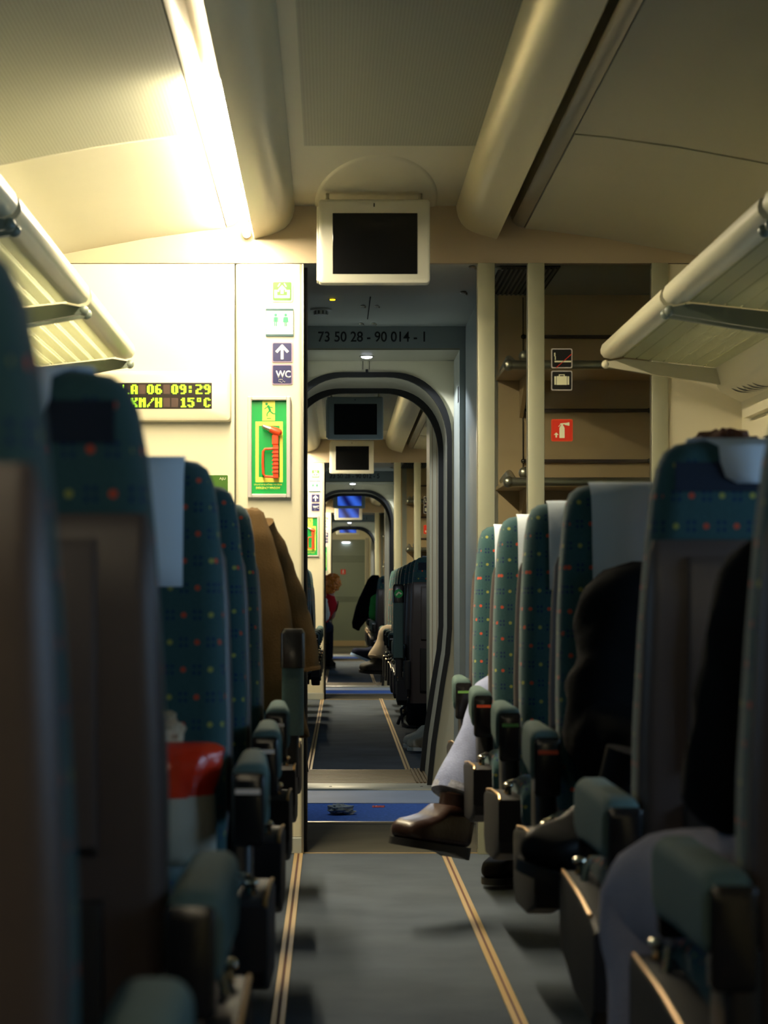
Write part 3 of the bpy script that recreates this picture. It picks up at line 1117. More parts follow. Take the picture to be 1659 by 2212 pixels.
def HP(px, py):
    p = P(px, py, YP)
    return p[0], p[2]


def pxpoly(bm, pts, y0, y1):
    prism(bm, [HP(*p) for p in pts], y1, y0, 'y')


b = nb()
for q in ((552, 911, 611, 920), (552, 1031, 611, 1042), (552, 920, 559, 1031), (604, 920, 611, 1031)):
    pxpoly(b, [(q[0], q[1]), (q[2], q[1]), (q[2], q[3]), (q[0], q[3])], YS - .004, YS - .005)
obj('yellow_border', b, EYELL, t, False)
b = nb(); pxpoly(b, [(567, 866), (594, 866), (594, 909), (567, 909)], YS - .004, YS - .005); obj('running_man_panel', b, EYELL, t, False)
b = nb()
prism(b, [(HP(576, 873)[0] + a, HP(576, 873)[1] + c) for a, c in [(x * .0045, z * .0045) for x, z in circ(0, 0, 1, 12)]], YS - .006, YS - .005, 'y')
for q in ((579, 876, 584, 888, 5), (578, 879, 571, 884, 2), (581, 879, 589, 881, 2), (583, 888, 590, 894, 2.6), (590, 894, 596, 894, 2), (583, 887, 577, 894, 2.6), (577, 894, 577, 900, 2.4), (576, 904, 586, 904, 1.5)):
    a = seg(q[0], q[1], q[2], q[3], q[4])
    pxpoly(b, a, YS - .005, YS - .006)
obj('running_man', b, EGREEN, t, False)
x0_, z1_ = HP(549, 1044)
x1_, z0_ = HP(609, 1057)
obj('lettering', text_mesh('IZLAZ U SLUČAJU NUŽDE', x0_, x1_, z1_ - .0085, z1_ - .001, YS - .004, bold=.02), EYELL, t, False)
obj('lettering', text_mesh('EMERGENCY WINDOW', x0_ + .006, x1_ - .006, z0_, z0_ + .0085, YS - .004, bold=.02), EYELL, t, False)
# hammer hanging on the board
hx, hz = HP(600, 1035)
t = thing('emergency_hammer', 'orange-red emergency hammer with a bow handle on the green board of the nearest carriage', 'hammer', (hx, YS - .03, hz), None, True)
yh = YS - .022
a = HP(566, 921); c = HP(584, 928); e = HP(609, 938)
b = nb(); tube(b, [(a[0], yh, a[1]), (a[0] + .004, yh, a[1] - .001), (c[0], yh, c[1])], [.002, .007, .010], 12); obj('steel_tip', b, METAL, t, label='grey steel striking tip')
b = nb(); tube(b, [(c[0], yh, c[1]), ((c[0] + e[0]) / 2, yh, (c[1] + e[1]) / 2), (e[0] - .006, yh, e[1] + .003), (e[0], yh, e[1])], [.011, .014, .012, .004], 14); obj('head', b, ORANGE, t)
b = nb()
q0, q1 = HP(588, 940), HP(602, 962)
box(b, q0[0], q1[0], yh - .006, yh + .006, q1[1], q0[1], .003, 1)
q0, q1 = HP(590, 962), HP(602, 1034)
box(b, q0[0], q1[0], yh - .005, yh + .005, q1[1], q0[1], .002, 1)
for j in range(7):
    z = q0[1] - .012 - j * .0135
    box(b, q0[0] - .003, q1[0], yh - .009, yh - .004, z - .004, z + .002, .001, 1)
obj('grip', b, ORANGE, t)
b = nb()
pts = [HP(592, 970), HP(573, 971), HP(569, 976), HP(568, 1000), HP(569, 1024), HP(573, 1030), HP(592, 1031)]
tube(b, [(x, yh, z) for x, z in pts], .0045, 10)
obj('bow_handle', b, ORANGE, t)

# dot-matrix display
FONT = {'L': '10000 10000 10000 10000 10000 10000 11111', 'A': '01110 11011 11011 11011 11111 11011 11011', '0': '01110 11011 11011 11011 11011 11011 01110',
        '6': '01110 11000 11000 11110 11011 11011 01110', '9': '01110 11011 11011 01111 00011 00011 01110', ':': '00000 01100 01100 00000 01100 01100 00000',
        '2': '11110 00011 00011 01110 11000 11000 11111', 'K': '11011 11011 11110 11100 11110 11011 11011', 'M': '11011 11111 11111 11011 11011 11011 11011',
        '/': '00001 00011 00010 00100 01000 11000 10000', 'H': '11011 11011 11011 11111 11011 11011 11011', '1': '00110 01110 00110 00110 00110 00110 01111',
        '5': '11111 11000 11110 00011 00011 11011 01110', 'o': '01110 01010 01110 00000 00000 00000 00000', 'C': '01110 11011 11000 11000 11000 11011 01110', ' ': '00000 ' * 7}
t = thing('information_display', 'cream wall display with green dot-matrix time and temperature on the partition of the nearest carriage', 'display', (HP(360, 912)[0], YS, HP(0, 912)[1]), None, True)
x0, z1 = HP(190, 803); x1, z0 = HP(500, 912)
b = nb()
loft(b, [[(x, y, z) for x, z in rrect(x0 + a, x1 - a, z0 + a, z1 - a, .012)] for y, a in ((YP, 0), (YS - .02, 0), (YS - .034, .004), (YS - .038, .012))])
obj('housing', b, CREAM, t)
sx0, sz1 = HP(215, 829); sx1, sz0 = HP(459, 885)
ys = YS - .0395
b = nb(); box(b, sx0, sx1, ys, ys + .003, sz0, sz1, .001, 1); obj('display_window', b, DISP, t)
on, off = nb(), nb()
cw = HP(0, 0)[0]
for row, s in enumerate(('   LA 06 09:29', '    KM/H  15oC')):
    zt = HP(0, 833 + row * 28.5)[1]
    for i, ch in enumerate(s):
        cx0 = HP(214 + 17.4 * i + 1.2, 0)[0]
        cell = 14.8 / 626 / 5
        if ch == ' ':
            box(off, cx0, cx0 + 14.5 / 626, ys - .0006, ys, zt - 20 / 626, zt)
            continue
        for r_, bits in enumerate(FONT[ch].split()):
            for c_, bit in enumerate(bits):
                if bit == '1':
                    a = cx0 + c_ * cell
                    zz = zt - r_ * (20.5 / 626 / 7)
                    box(on, a, a + cell * .96, ys - .001, ys, zz - 20.5 / 626 / 7 * .94, zz)
obj('lit_characters', on, DOTON, t, False)
obj('unlit_cells', off, DOTOFF, t, False)

# pictograms on the glass of the luggage screen
yg = YP + .0115
sign('no_smoking_sign', 'black square no-smoking sign with a red slash on the glass screen of the nearest carriage', (1191, 752, 1237, 795), BLACKS, FRAMEP,
     [('cigarette', CREAMS, [rectp(.16, .30, .94, .38), rectp(.17, .42, .22, .60), rectp(.14, .60, .20, .78)]), ('slash', REDS, [seg(.24, .03, .97, .72, .035)])], y=yg)
sign('luggage_sign', 'black square suitcase sign on the glass screen of the nearest carriage', (1191, 800, 1237, 843), BLACKS, FRAMEP,
     [('suitcase', CREAMS, [rectp(.26, .28, .74, .72), rectp(.15, .29, .235, .71), rectp(.765, .29, .85, .71), rectp(.36, .72, .41, .80), rectp(.59, .72, .64, .80), rectp(.36, .77, .64, .81)])], y=yg)
sign('extinguisher_sign', 'red square fire extinguisher sign on the glass screen of the nearest carriage', (1191, 905, 1238, 953), REDS, ORANGE,
     [('symbol', CREAMS, [rectp(.38, .15, .62, .60), [(.38, .60), (.62, .60), (.57, .70), (.43, .70)], rectp(.45, .70, .55, .78), seg(.42, .78, .66, .80, .06), [(.62, .74), (.84, .70), (.84, .86), (.62, .82)],
                          seg(.34, .66, .46, .80, .03), rectp(.20, .17, .27, .30), [(.12, .29), (.35, .29), (.235, .40)]])], y=yg)

# carriage numbers above the arch
for k, s in enumerate(('73 50 28 - 90 014 - 1', '73 50 28 - 90 012 - 5', '73 50 28 - 90 006 - 1')):
    o = obj('carriage_number', text_mesh(s, -.055, .420, 2.021, 2.067, 10.5995, bold=.012), INK, None, False)
    tag(o, 'dark lettering %s above arch of %s carriage' % (s, WHICH[k]), 'lettering')
    o.matrix_basis = CAR[k]

# ------------------------------------------------------------------ luggage racks along the side walls
def rack(s, ya, yb, wh):
    tip = .904 if s > 0 else -.655
    wall = 1.29 if s > 0 else -1.02
    t = thing('luggage_rack', wh, 'luggage rack', (wall, (ya + yb) / 2, 1.66), 'overhead luggage racks')
    def X(u):
        return tip + (wall - tip) * u
    b = nb()
    prism(b, [(X(u), z) for u, z in ((.0, 1.715), (.004, 1.703), (.03, 1.69), (.09, 1.684), (.17, 1.69), (.18, 1.70), (.10, 1.712), (.05, 1.735), (.015, 1.733))], ya, yb, 'y')
    obj('front_rail', b, RAILM, t, angle=60)
    b = nb()
    prism(b, [(X(.15), 1.692), (X(1.0), 1.655), (X(1.0), 1.661), (X(.15), 1.698)], ya + .012, yb - .012, 'y')
    obj('shelf', b, SHELFG, t, False, label='frosted glass shelf')
    for y in (ya, yb - .022):
        b = nb()
        prism(b, [(X(.04), 1.674), (X(.2), 1.684), (X(1.0), 1.652), (X(1.035), 1.598), (X(.5), 1.628), (X(.06), 1.656)], y, y + .022, 'y')
        for a, zz in ((.045, 1.666),):
            ball(b, (X(a), y + .011, zz), .0145, 14, 8)
        obj('bracket', b, RAILM if (s > 0 and y > 7.5) else BRACK_SHADED, t)  # right end bracket keeps the lit cream, the rest get the shaded colour
    return t


for s, sd in ((1, 'right'), (-1, 'left')):
    for (ya, yb), wh in zip(((6.55, 7.99), (5.05, 6.49), (3.55, 4.99)), ('farthest, ending by the partition', 'middle', 'nearest')):
        rack(s, ya, yb, '%s-hand overhead luggage rack with frosted glass shelf, %s segment' % (sd, wh))
# maker's mark on the right cornice: wing strokes and small lettering
b = nb()
pts_y = (6.62, 7.10)
def cornice(y, u):      # u 0..1 down the lower faces of the cornice
    prof = [(1.318, 1.5785), (1.367, 1.553), (1.384, 1.5445), (1.3885, 1.515), (1.3915, 1.494)]
    L_ = [0]
    for p, q in zip(prof, prof[1:]):
        L_.append(L_[-1] + hypot(q[0] - p[0], q[1] - p[1]))
    d = u * L_[-1]
    for i in range(len(prof) - 1):
        if d <= L_[i + 1] + 1e-9:
            f_ = (d - L_[i]) / (L_[i + 1] - L_[i])
            p, q = prof[i], prof[i + 1]
            nx, nz = -(q[1] - p[1]), (q[0] - p[0])
            l = hypot(nx, nz)
            # outward is away from the wall and downwards
            return Vector((p[0] + (q[0] - p[0]) * f_ - abs(nx) / l * .0012, y, p[1] + (q[1] - p[1]) * f_ - abs(nz) / l * .0012))
for j in range(5):
    y0_ = 7.86 - j * .075
    row = []
    for i in range(9):
        f_ = i / 8
        w_ = .026 * sin(pi * min(1, f_ * 1.05)) + .004
        yc = y0_ - .12 * f_ + .04 * sin(f_ * pi)
        u_ = .04 + .42 * f_ + .035 * j
        row.append((cornice(yc - w_ / 2, u_), cornice(yc + w_ / 2, u_)))
    for (a, c), (d, e) in zip(row, row[1:]):
        vs_ = [b.verts.new(v) for v in (a, c, e, d)]
        b.faces.new(vs_)
lg = thing('maker_emblem', 'dark swoosh emblem with small lettering on the right cornice above the window', 'emblem', (1.34, 7.5, 1.55))
obj('wing_strokes', b, INK, lg, False)
tm = text_mesh('Talgo', 0, .17, 0, .026, 0, depth=.0006, bold=.02)
for v in tm.verts:
    # run the letters down the cornice
    p = cornice(7.44 - v.co.z * 2.6, .50 + v.co.x * 2.8)
    v.co = p + Vector((v.co.y * 1.0, 0, 0))
obj('lettering', tm, INK, lg, False)

# ------------------------------------------------------------------ seats
REC = .10


def back_v(z):
    return REC * (z - 1.10)


def seat_proto(s, f):
    """double seat; u runs from the aisle edge to the window, v<0 is the sitter's side"""
    def MP(u, v, z):
        return (s * u, f * v, z)
    t = thing('double_seat', 'x', 'seat', (0, 0, 0), 'x')

    def lofts(b, rows, r, n=4):
        rg = []
        for z, u0, u1, v0, v1 in rows:
            o_ = back_v(z)
            rg.append([MP(u, v + o_, z) for u, v in rrect(u0, u1, v0, v1, r, n)])
        loft(b, rg)
    for k in range(2):
        d = k * .485
        b = nb()
        lofts(b, [(.40, d + .0, d + .455, -.11, -.01), (.55, d - .002, d + .457, -.125, 0), (.70, d - .002, d + .457, -.125, 0), (.85, d + .002, d + .453, -.11, .004),
                  (.95, d + .008, d + .447, -.105, .012), (1.03, d + .015, d + .440, -.10, .014), (1.07, d + .022, d + .433, -.094, .012), (1.091, d + .031, d + .424, -.084, .006),
                  (1.102, d + .046, d + .409, -.07, -.006), (1.106, d + .070, d + .385, -.055, -.02)], .035)
        obj('backrest', b, FABRIC, t, angle=50)
        b = nb()
        lofts(b, [(.30, d - .004, d + .459, -.02, .05), (.50, d - .008, d + .463, -.01, .062), (.70, d - .008, d + .463, -.006, .058), (.88, d - .002, d + .457, 0, .048),
                  (.95, d + .004, d + .451, .004, .034), (.968, d + .010, d + .445, .006, .022)], .022)
        obj('back_shell', b, SHELL, t, angle=50)
        b = nb()
        rg = []
        for z, o2 in ((.645, .060), (.655, .074), (.80, .070), (.93, .052), (.944, .044)):
            rg.append([MP(u, v + back_v(z), z) for u, v in rrect(d + .055, d + .385, o2 - .02, o2, .006, 2)])
        loft(b, rg)
        obj('tray_table', b, SHELL, t, angle=40)
        b = nb()
        rg = []
        for z, o2 in ((.36, .060), (.37, .075), (.50, .085), (.60, .080), (.605, .066)):
            rg.append([MP(u, v + back_v(z), z) for u, v in rrect(d + .05, d + .405, o2 - .02, o2, .008, 2)])
        loft(b, rg)
        obj('seat_pocket', b, SHELL_D, t, angle=40)
        b = nb()
        rg = []
        for v, z0, z1 in ((-.50, .41, .455), (-.495, .395, .475), (-.475, .385, .492), (-.40, .38, .50), (-.20, .38, .488), (-.08, .38, .47)):
            ua = d + (-.028 if k == 0 else .0)
            rg.append([MP(u, v, z) for u, z in rrect(ua, d + .457, z0, z1, .03, 4)])
        loft(b, rg)
        obj('cushion', b, FABRIC, t, angle=50)
        # headrest cloth over the top
        b = nb()
        path = []
        for z in (.905, .95, 1.0, 1.04, 1.07, 1.088):
            vf = -.1085 if z < .97 else (-.104 if z < 1.05 else (-.099 if z < 1.08 else -.090))
            path.append((vf - .002 + back_v(z), z, 0))
        path += [(-.075 + back_v(1.1), 1.105, 0), (-.045 + back_v(1.1), 1.1105, .0), (-.012 + back_v(1.1), 1.1085, .02), (.014 + back_v(1.1), 1.098, .034), (.0185 + back_v(1.08), 1.075, .036),
                 (.0185 + back_v(1.05), 1.054, .044), (.0185 + back_v(1.04), 1.046, .060)]
        ring_ = []
        for v, z, tp in path:
            ring_.append([MP(d + .065 + tp, v, z), MP(d + .15, v, z), MP(d + .30, v, z), MP(d + .39 - tp, v, z)])
        loft(b, ring_, caps=False, closed=False)
        me = finish(b, 'headrest_cloth', CLOTH)
        o = bpy.data.objects.new('headrest_cloth', me)
        o.parent = t
        COL.objects.link(o)
        sd = o.modifiers.new('thickness', 'SOLIDIFY')
        sd.thickness = .0025
        sd.offset = 0
        b = nb()
        q = [MP(u, v, z) for u, v, z in ((d + .04, .0165 + back_v(1.04), 1.035), (d + .415, .0165 + back_v(1.04), 1.035), (d + .415, .0145 + back_v(1.07), 1.075), (d + .04, .0145 + back_v(1.07), 1.075))]
        q2 = [MP(u, v, z) for u, v, z in ((d + .04, .010 + back_v(1.04), 1.035), (d + .415, .010 + back_v(1.04), 1.035), (d + .415, .008 + back_v(1.07), 1.075), (d + .04, .008 + back_v(1.07), 1.075))]
        loft(b, [q, q2])
        obj('fastening_tape', b, VELCRO, t, False, label='dark navy tape holding the cloth')
    # aisle armrest
    b = nb()
    rg = []
    az = 0.0 if f > 0 else -.035
    au = 0.0 if f > 0 else .012
    va_, vb_ = (-.385, -.02) if f > 0 else (-.345, .035)
    for v, z0, z1 in ((va_, .575, .636), (va_ + .005, .560, .645), (va_ + .025, .553, .650), (-.20, .558, .650), (vb_ - .04, .560, .650), (vb_ - .015, .560, .645), (vb_, .572, .636)):
        tp_ = .014 * (v - va_) / (vb_ - va_) if f > 0 else 0
        rg.append([MP(u + au, v, z + az) for u, z in rrect(-.076 + tp_, -.022, z0, z1, .017, 4)])
    loft(b, rg)
    arm = obj('armrest', b, ARMPAD, t, angle=60)
    for v0, v1 in (((va_ - .007, va_ + .015),) if f > 0 else ((va_ - .007, va_ + .015), (vb_ - .015, vb_ + .007))):
        b = nb()
        sg = -1 if v0 < -.1 else 1
        rg = [[MP(u + au, v, z + az) for u, z in rrect(-.069, -.022, .530, .636, .007, 3)] for v in (v0, v1)]
        rg.insert(0 if sg < 0 else 2, [MP(u + au, v0 - .004 if sg < 0 else v1 + .004, z + az) for u, z in rrect(-.065, -.026, .536, .626, .006, 3)])
        loft(b, rg)
        obj('end_cap', b, CAP, arm, label='black glossy end cap')
    b = nb()
    v_ = va_ - .0155
    ra, rb_ = -.063 + au, -.027 + au
    rg = [[MP(ra, v_, .606 + az), MP(rb_, v_, .606 + az), MP(rb_, v_ + .014, .628 + az), MP(ra, v_ + .014, .628 + az)], [MP(ra, v_ + .015, .606 + az), MP(rb_, v_ + .015, .606 + az), MP(rb_, v_ + .015, .627 + az), MP(ra, v_ + .015, .627 + az)]]
    loft(b, rg)
    obj('reflector', b, PALEGLINT, arm, False, label='glint-coloured pale slanted reflector')
    b = nb()
    rg = [[MP(u, v, z) for u, v in rrect(-.040, -.003, va, vb, .012, 3)] for z, va, vb in ((.38, -.10, .03), (.46, -.08, .04), (.57 + az, -.05, .04))]
    loft(b, rg)
    obj('arm_support', b, SHELL_D, t)
    # lower side panel with bright edge and lever
    b = nb()
    rg = [[MP(u, v, z) for u, z in rrect(-.075, -.020, z0, z1, .008, 3)] for v, z0, z1 in ((-.46, .36, .452), (-.44, .335, .46), (-.25, .30, .455), (-.02, .29, .44), (.03, .32, .43))]
    loft(b, rg)
    sp_ = obj('side_panel', b, PANEL_D, t)
    b = nb()
    tube(b, [MP(-.072, -.458, .452), MP(-.072, -.44, .460), MP(-.072, -.20, .454), MP(-.072, -.04, .442)], .0032, 8)
    obj('edge_trim', b, GOLD, sp_, label='worn brass edge')
    b = nb()
    tube(b, [MP(-.05, -.40, .455), MP(-.05, -.40, .478)], .007, 10)
    ball(b, MP(-.05, -.40, .480), (.012, .016, .007), 12, 8)
    tube(b, [MP(-.05, -.33, .455), MP(-.045, -.34, .480), MP(-.035, -.37, .486)], .0055, 8)
    obj('recline_lever', b, CHROME, sp_, label='chrome recline lever')
    b = nb()
    for u in (.34, .78):
        rg = [[MP(a, c, z) for a, c in rrect(u - .03, u + .03, v0, v1, .01, 3)] for z, v0, v1 in ((.0, -.40, -.02), (.03, -.38, -.03), (.05, -.28, -.10), (.33, -.30, -.10))]
        loft(b, rg)
    tube(b, [MP(.0, -.32, .335), MP(.90, -.32, .335)], .018, 10)
    tube(b, [MP(.0, -.08, .335), MP(.90, -.08, .335)], .018, 10)
    obj('seat_frame', b, LEGM, t)
    return t


PROTO = {(s, f): seat_proto(s, f) for s in (1, -1) for f in (1, -1)}
ORD = ['first', 'second', 'third', 'fourth', 'fifth', 'sixth', 'seventh', 'eighth', 'ninth']
R_EDGE, L_EDGE = .436, -.164
ROWS = {
    (0, 1): [(7.38, 1), (6.48, 1), (5.58, 1), (4.68, 1), (3.30, -1), (2.42, -1)],
    (0, -1): [(7.36, 1), (6.46, 1), (5.58, 1), (4.70, 1), (3.82, 1), (2.26, -1), (1.40, -1)],
    (1, 1): [(7.30, 1), (6.42, 1), (5.54, 1), (4.66, 1), (3.78, 1), (2.53, -1), (1.68, -1), (.83, -1)],
    (1, -1): [(7.30, 1), (6.42, 1), (5.54, 1), (4.66, 1), (3.78, 1)],
    (2, 1): [(7.30, 1), (6.42, 1), (5.54, 1), (4.66, 1), (2.53, -1), (1.68, -1), (.83, -1)],
    (2, -1): [(7.30, 1), (6.42, 1), (5.54, 1), (4.66, 1)],
}
SEAT = {}
used = set()
for (k, s), rows in ROWS.items():
    for i, (y, f) in enumerate(rows):
        side = 'right' if s > 0 else 'left'
        lab = 'teal double seat facing %s, %s from the partition, %s side, %s carriage' % (
            'the camera' if f > 0 else 'away', ORD[i], side, WHICH[k])
        skip = ()
        if (k, s, i) in ((0, -1, 1), (1, 1, 7)):
            skip = ('armrest',)
        r = dup(PROTO[(s, f)], None, lab, 'double seats on the %s of the %s carriage' % (side, WHICH[k]), skip)
        r.matrix_basis = CAR[k] @ Matrix.Translation((R_EDGE if s > 0 else L_EDGE, y, 0))
        SEAT[(k, s, i)] = r
        if k == 0 and s == 1 and f == 1:
            for ch in r.children:
                if ch.name.startswith('armrest'):
                    for g in ch.children:
                        if g.name.startswith('reflector'):
                            g.material_slots[0].link = 'OBJECT'
                            g.material_slots[0].material = (GREENLEDGE, REDLEDGE, GREENLEDGE, REDLEDGE)[i]  # alternating green and red ledge colours
                            g['label'] = ('green', 'red', 'green', 'red')[i] + ' slanted reflector'
for r in PROTO.values():
    def kill(o):
        for c in list(o.children):
            kill(c)
        bpy.data.objects.remove(o)
    kill(r)


def raised_arm(seat, s, f, disc_=False):
    """armrest folded upright beside the backrest"""
    def MP(u, v, z):
        return (s * u, f * v, z)
    b = nb()
    v0 = -.26 if not disc_ else -.10
    z0, z1 = (.53, .79) if not disc_ else (.55, .94)
    rg = [[MP(u, v, z) for u, v in rrect(-.094, -.038, v0 - .045, v0 + .045, .014, 4)] for z in (z0, z0 + .02, z1 - .10, z1 - .02, z1)]
    loft(b, rg)
    a = obj('armrest', b, ARMPAD, seat, angle=60, label='armrest folded upright')
    b = nb()
    rg = [[MP(u, v, z) for u, v in rrect(-.097, -.035, v0 - .05, v0 + .05, .012, 3)] for z in (z1 - .085, z1 + .004, z1 + .016)]
    rg[2] = [MP(u, v, z1 + .016) for u, v in rrect(-.090, -.042, v0 - .042, v0 + .042, .010, 3)]
    loft(b, rg)
    obj('end_cap', b, CAP, a, label='black end cap of the folded armrest')
    if disc_:
        c = MP(-.066, 0, z1 - .035)
        b = nb(); disc(b, (c[0], min(f * (v0 - .05), f * (v0 + .05)), c[2]), .024, 'y', .002, 24)
        obj('round_label', b, EGREEN, a, label='round green label with a cream angle mark')
        b = nb()
        yy = min(f * (v0 - .05), f * (v0 + .05)) - .002
        for q in (seg(c[0] - .014, c[2] - .010, c[0] + .002, c[2] + .008, .008), seg(c[0] - .001, c[2] + .008, c[0] + .016, c[2] - .002, .008)):
            prism(b, q, yy - .001, yy, 'y')
        obj('angle_mark', b, CREAMS, a, False)
    b = nb()
    rg = [[MP(u, v, z) for u, v in rrect(-.082, -.044, v0 - .02, v0 + .03, .01, 3)] for z in (.42, .56)]
    loft(b, rg)
    obj('arm_pivot', b, SHELL_D, seat)


raised_arm(SEAT[(0, -1, 1)], -1, 1)
raised_arm(SEAT[(1, 1, 7)], 1, -1, True)

# ------------------------------------------------------------------ people
def frame_from(ankle, toe_dir, up):
    x = Vector(toe_dir).normalized()
    z = Vector(up)
    z = (z - x * z.dot(x)).normalized()
    y = z.cross(x)
    M = Matrix((x, y, z)).transposed().to_4x4()
    M.translation = Vector(ankle)
    return M


def boot(parent, M, leather, sole, shaft=.16, length=.27, wid=.050, name='boot'):
    """ankle boot; local x points to the toe, z up the shin, origin at the ankle"""
    k = length / .27
    rows = [(-.085, .034, .000, -.062), (-.075, .042, .012, -.078), (-.05, .045, .03, -.082), (-.01, .045, .030, -.082), (.035, .044, .026, -.082), (.075, .047, -.004, -.082),
            (.115, .051, -.018, -.082), (.150, .049, -.026, -.081), (.172, .042, -.034, -.078), (.186, .026, -.046, -.072)]
    b = nb()
    rg = []
    for x, w, zt, zb in rows:
        w *= wid / .050
        rg.append([M @ Vector((x * k, y, z)) for y, z in rrect(-w, w, zb, zt, .020, 5)])
    loft(b, rg)
    sh = []
    for z, r, ox in ((-.04, .050, -.030), (0.0, .047, -.030), (shaft * .4, .046, -.032), (shaft * .7, .048, -.034), (shaft, .050, -.034)):
        sh.append([M @ Vector((ox * k + r * 1.08 * cos(a), r * .9 * sin(a), z)) for a in [2 * pi * i / 20 for i in range(20)]])
    loft(b, sh)
    o = obj(name, b, leather, parent, angle=70)
    b = nb()
    outl = []
    for x, w in ((-.092, .022), (-.086, .036), (-.06, .046), (-.01, .046), (.03, .045), (.08, .050), (.12, .053), (.155, .050), (.180, .036), (.192, .014)):
        outl.append((x * k, w * wid / .050))
    poly = outl + [(x, -w) for x, w in outl[::-1]]
    A = [M @ Vector((x, y, -.078)) for x, y in poly]
    B = [M @ Vector((x, y, -.098 if not (-.06 * k > x or x < -.02 * k) else -.112)) for x, y in poly]
    loft(b, [A, B])
    obj('sole', b, sole, o, angle=50)
    return o


def limb(bm, pts, rs, n=18, wob=0.0, seedv=0.0):
    """cloth sleeve or trouser leg along points with folds"""
    pts = [Vector(p) for p in pts]
    # resample
    P2, R2 = [], []
    m = 7
    for i in range(len(pts) - 1):
        for j in range(m):
            f_ = j / m
            P2.append(pts[i].lerp(pts[i + 1], f_))
            g = f_ * f_ * (3 - 2 * f_)
            a, c = rs[i], rs[i + 1]
            a = a if isinstance(a, tuple) else (a, a)
            c = c if isinstance(c, tuple) else (c, c)
            R2.append((a[0] + (c[0] - a[0]) * g, a[1] + (c[1] - a[1]) * g))
    P2.append(pts[-1])
    a = rs[-1]
    R2.append(a if isinstance(a, tuple) else (a, a))
    # smooth the path
    for _ in range(3):
        P2 = [P2[0]] + [(P2[i - 1] + P2[i] * 2 + P2[i + 1]) / 4 for i in range(1, len(P2) - 1)] + [P2[-1]]
    rings = []
    prev = None
    for i, p in enumerate(P2):
        t = (P2[min(i + 1, len(P2) - 1)] - P2[max(i - 1, 0)]).normalized()
        if prev is None:
            up = Vector((0, 0, 1)) if abs(t.z) < 0.9 else Vector((1, 0, 0))
            s = t.cross(up).normalized()
        else:
            s = (prev - t * prev.dot(t)).normalized()
        prev = s
        q = t.cross(s)
        rg = []
        for k in range(n):
            a = 2 * pi * k / n
            w = 1 + wob * noise.noise(Vector((cos(a) * 1.3 + seedv, sin(a) * 1.3, i * .35)))
            rg.append(p + s * (R2[i][0] * w * cos(a)) + q * (R2[i][1] * w * sin(a)))
        rings.append(rg)
    loft(bm, rings)
    return bm


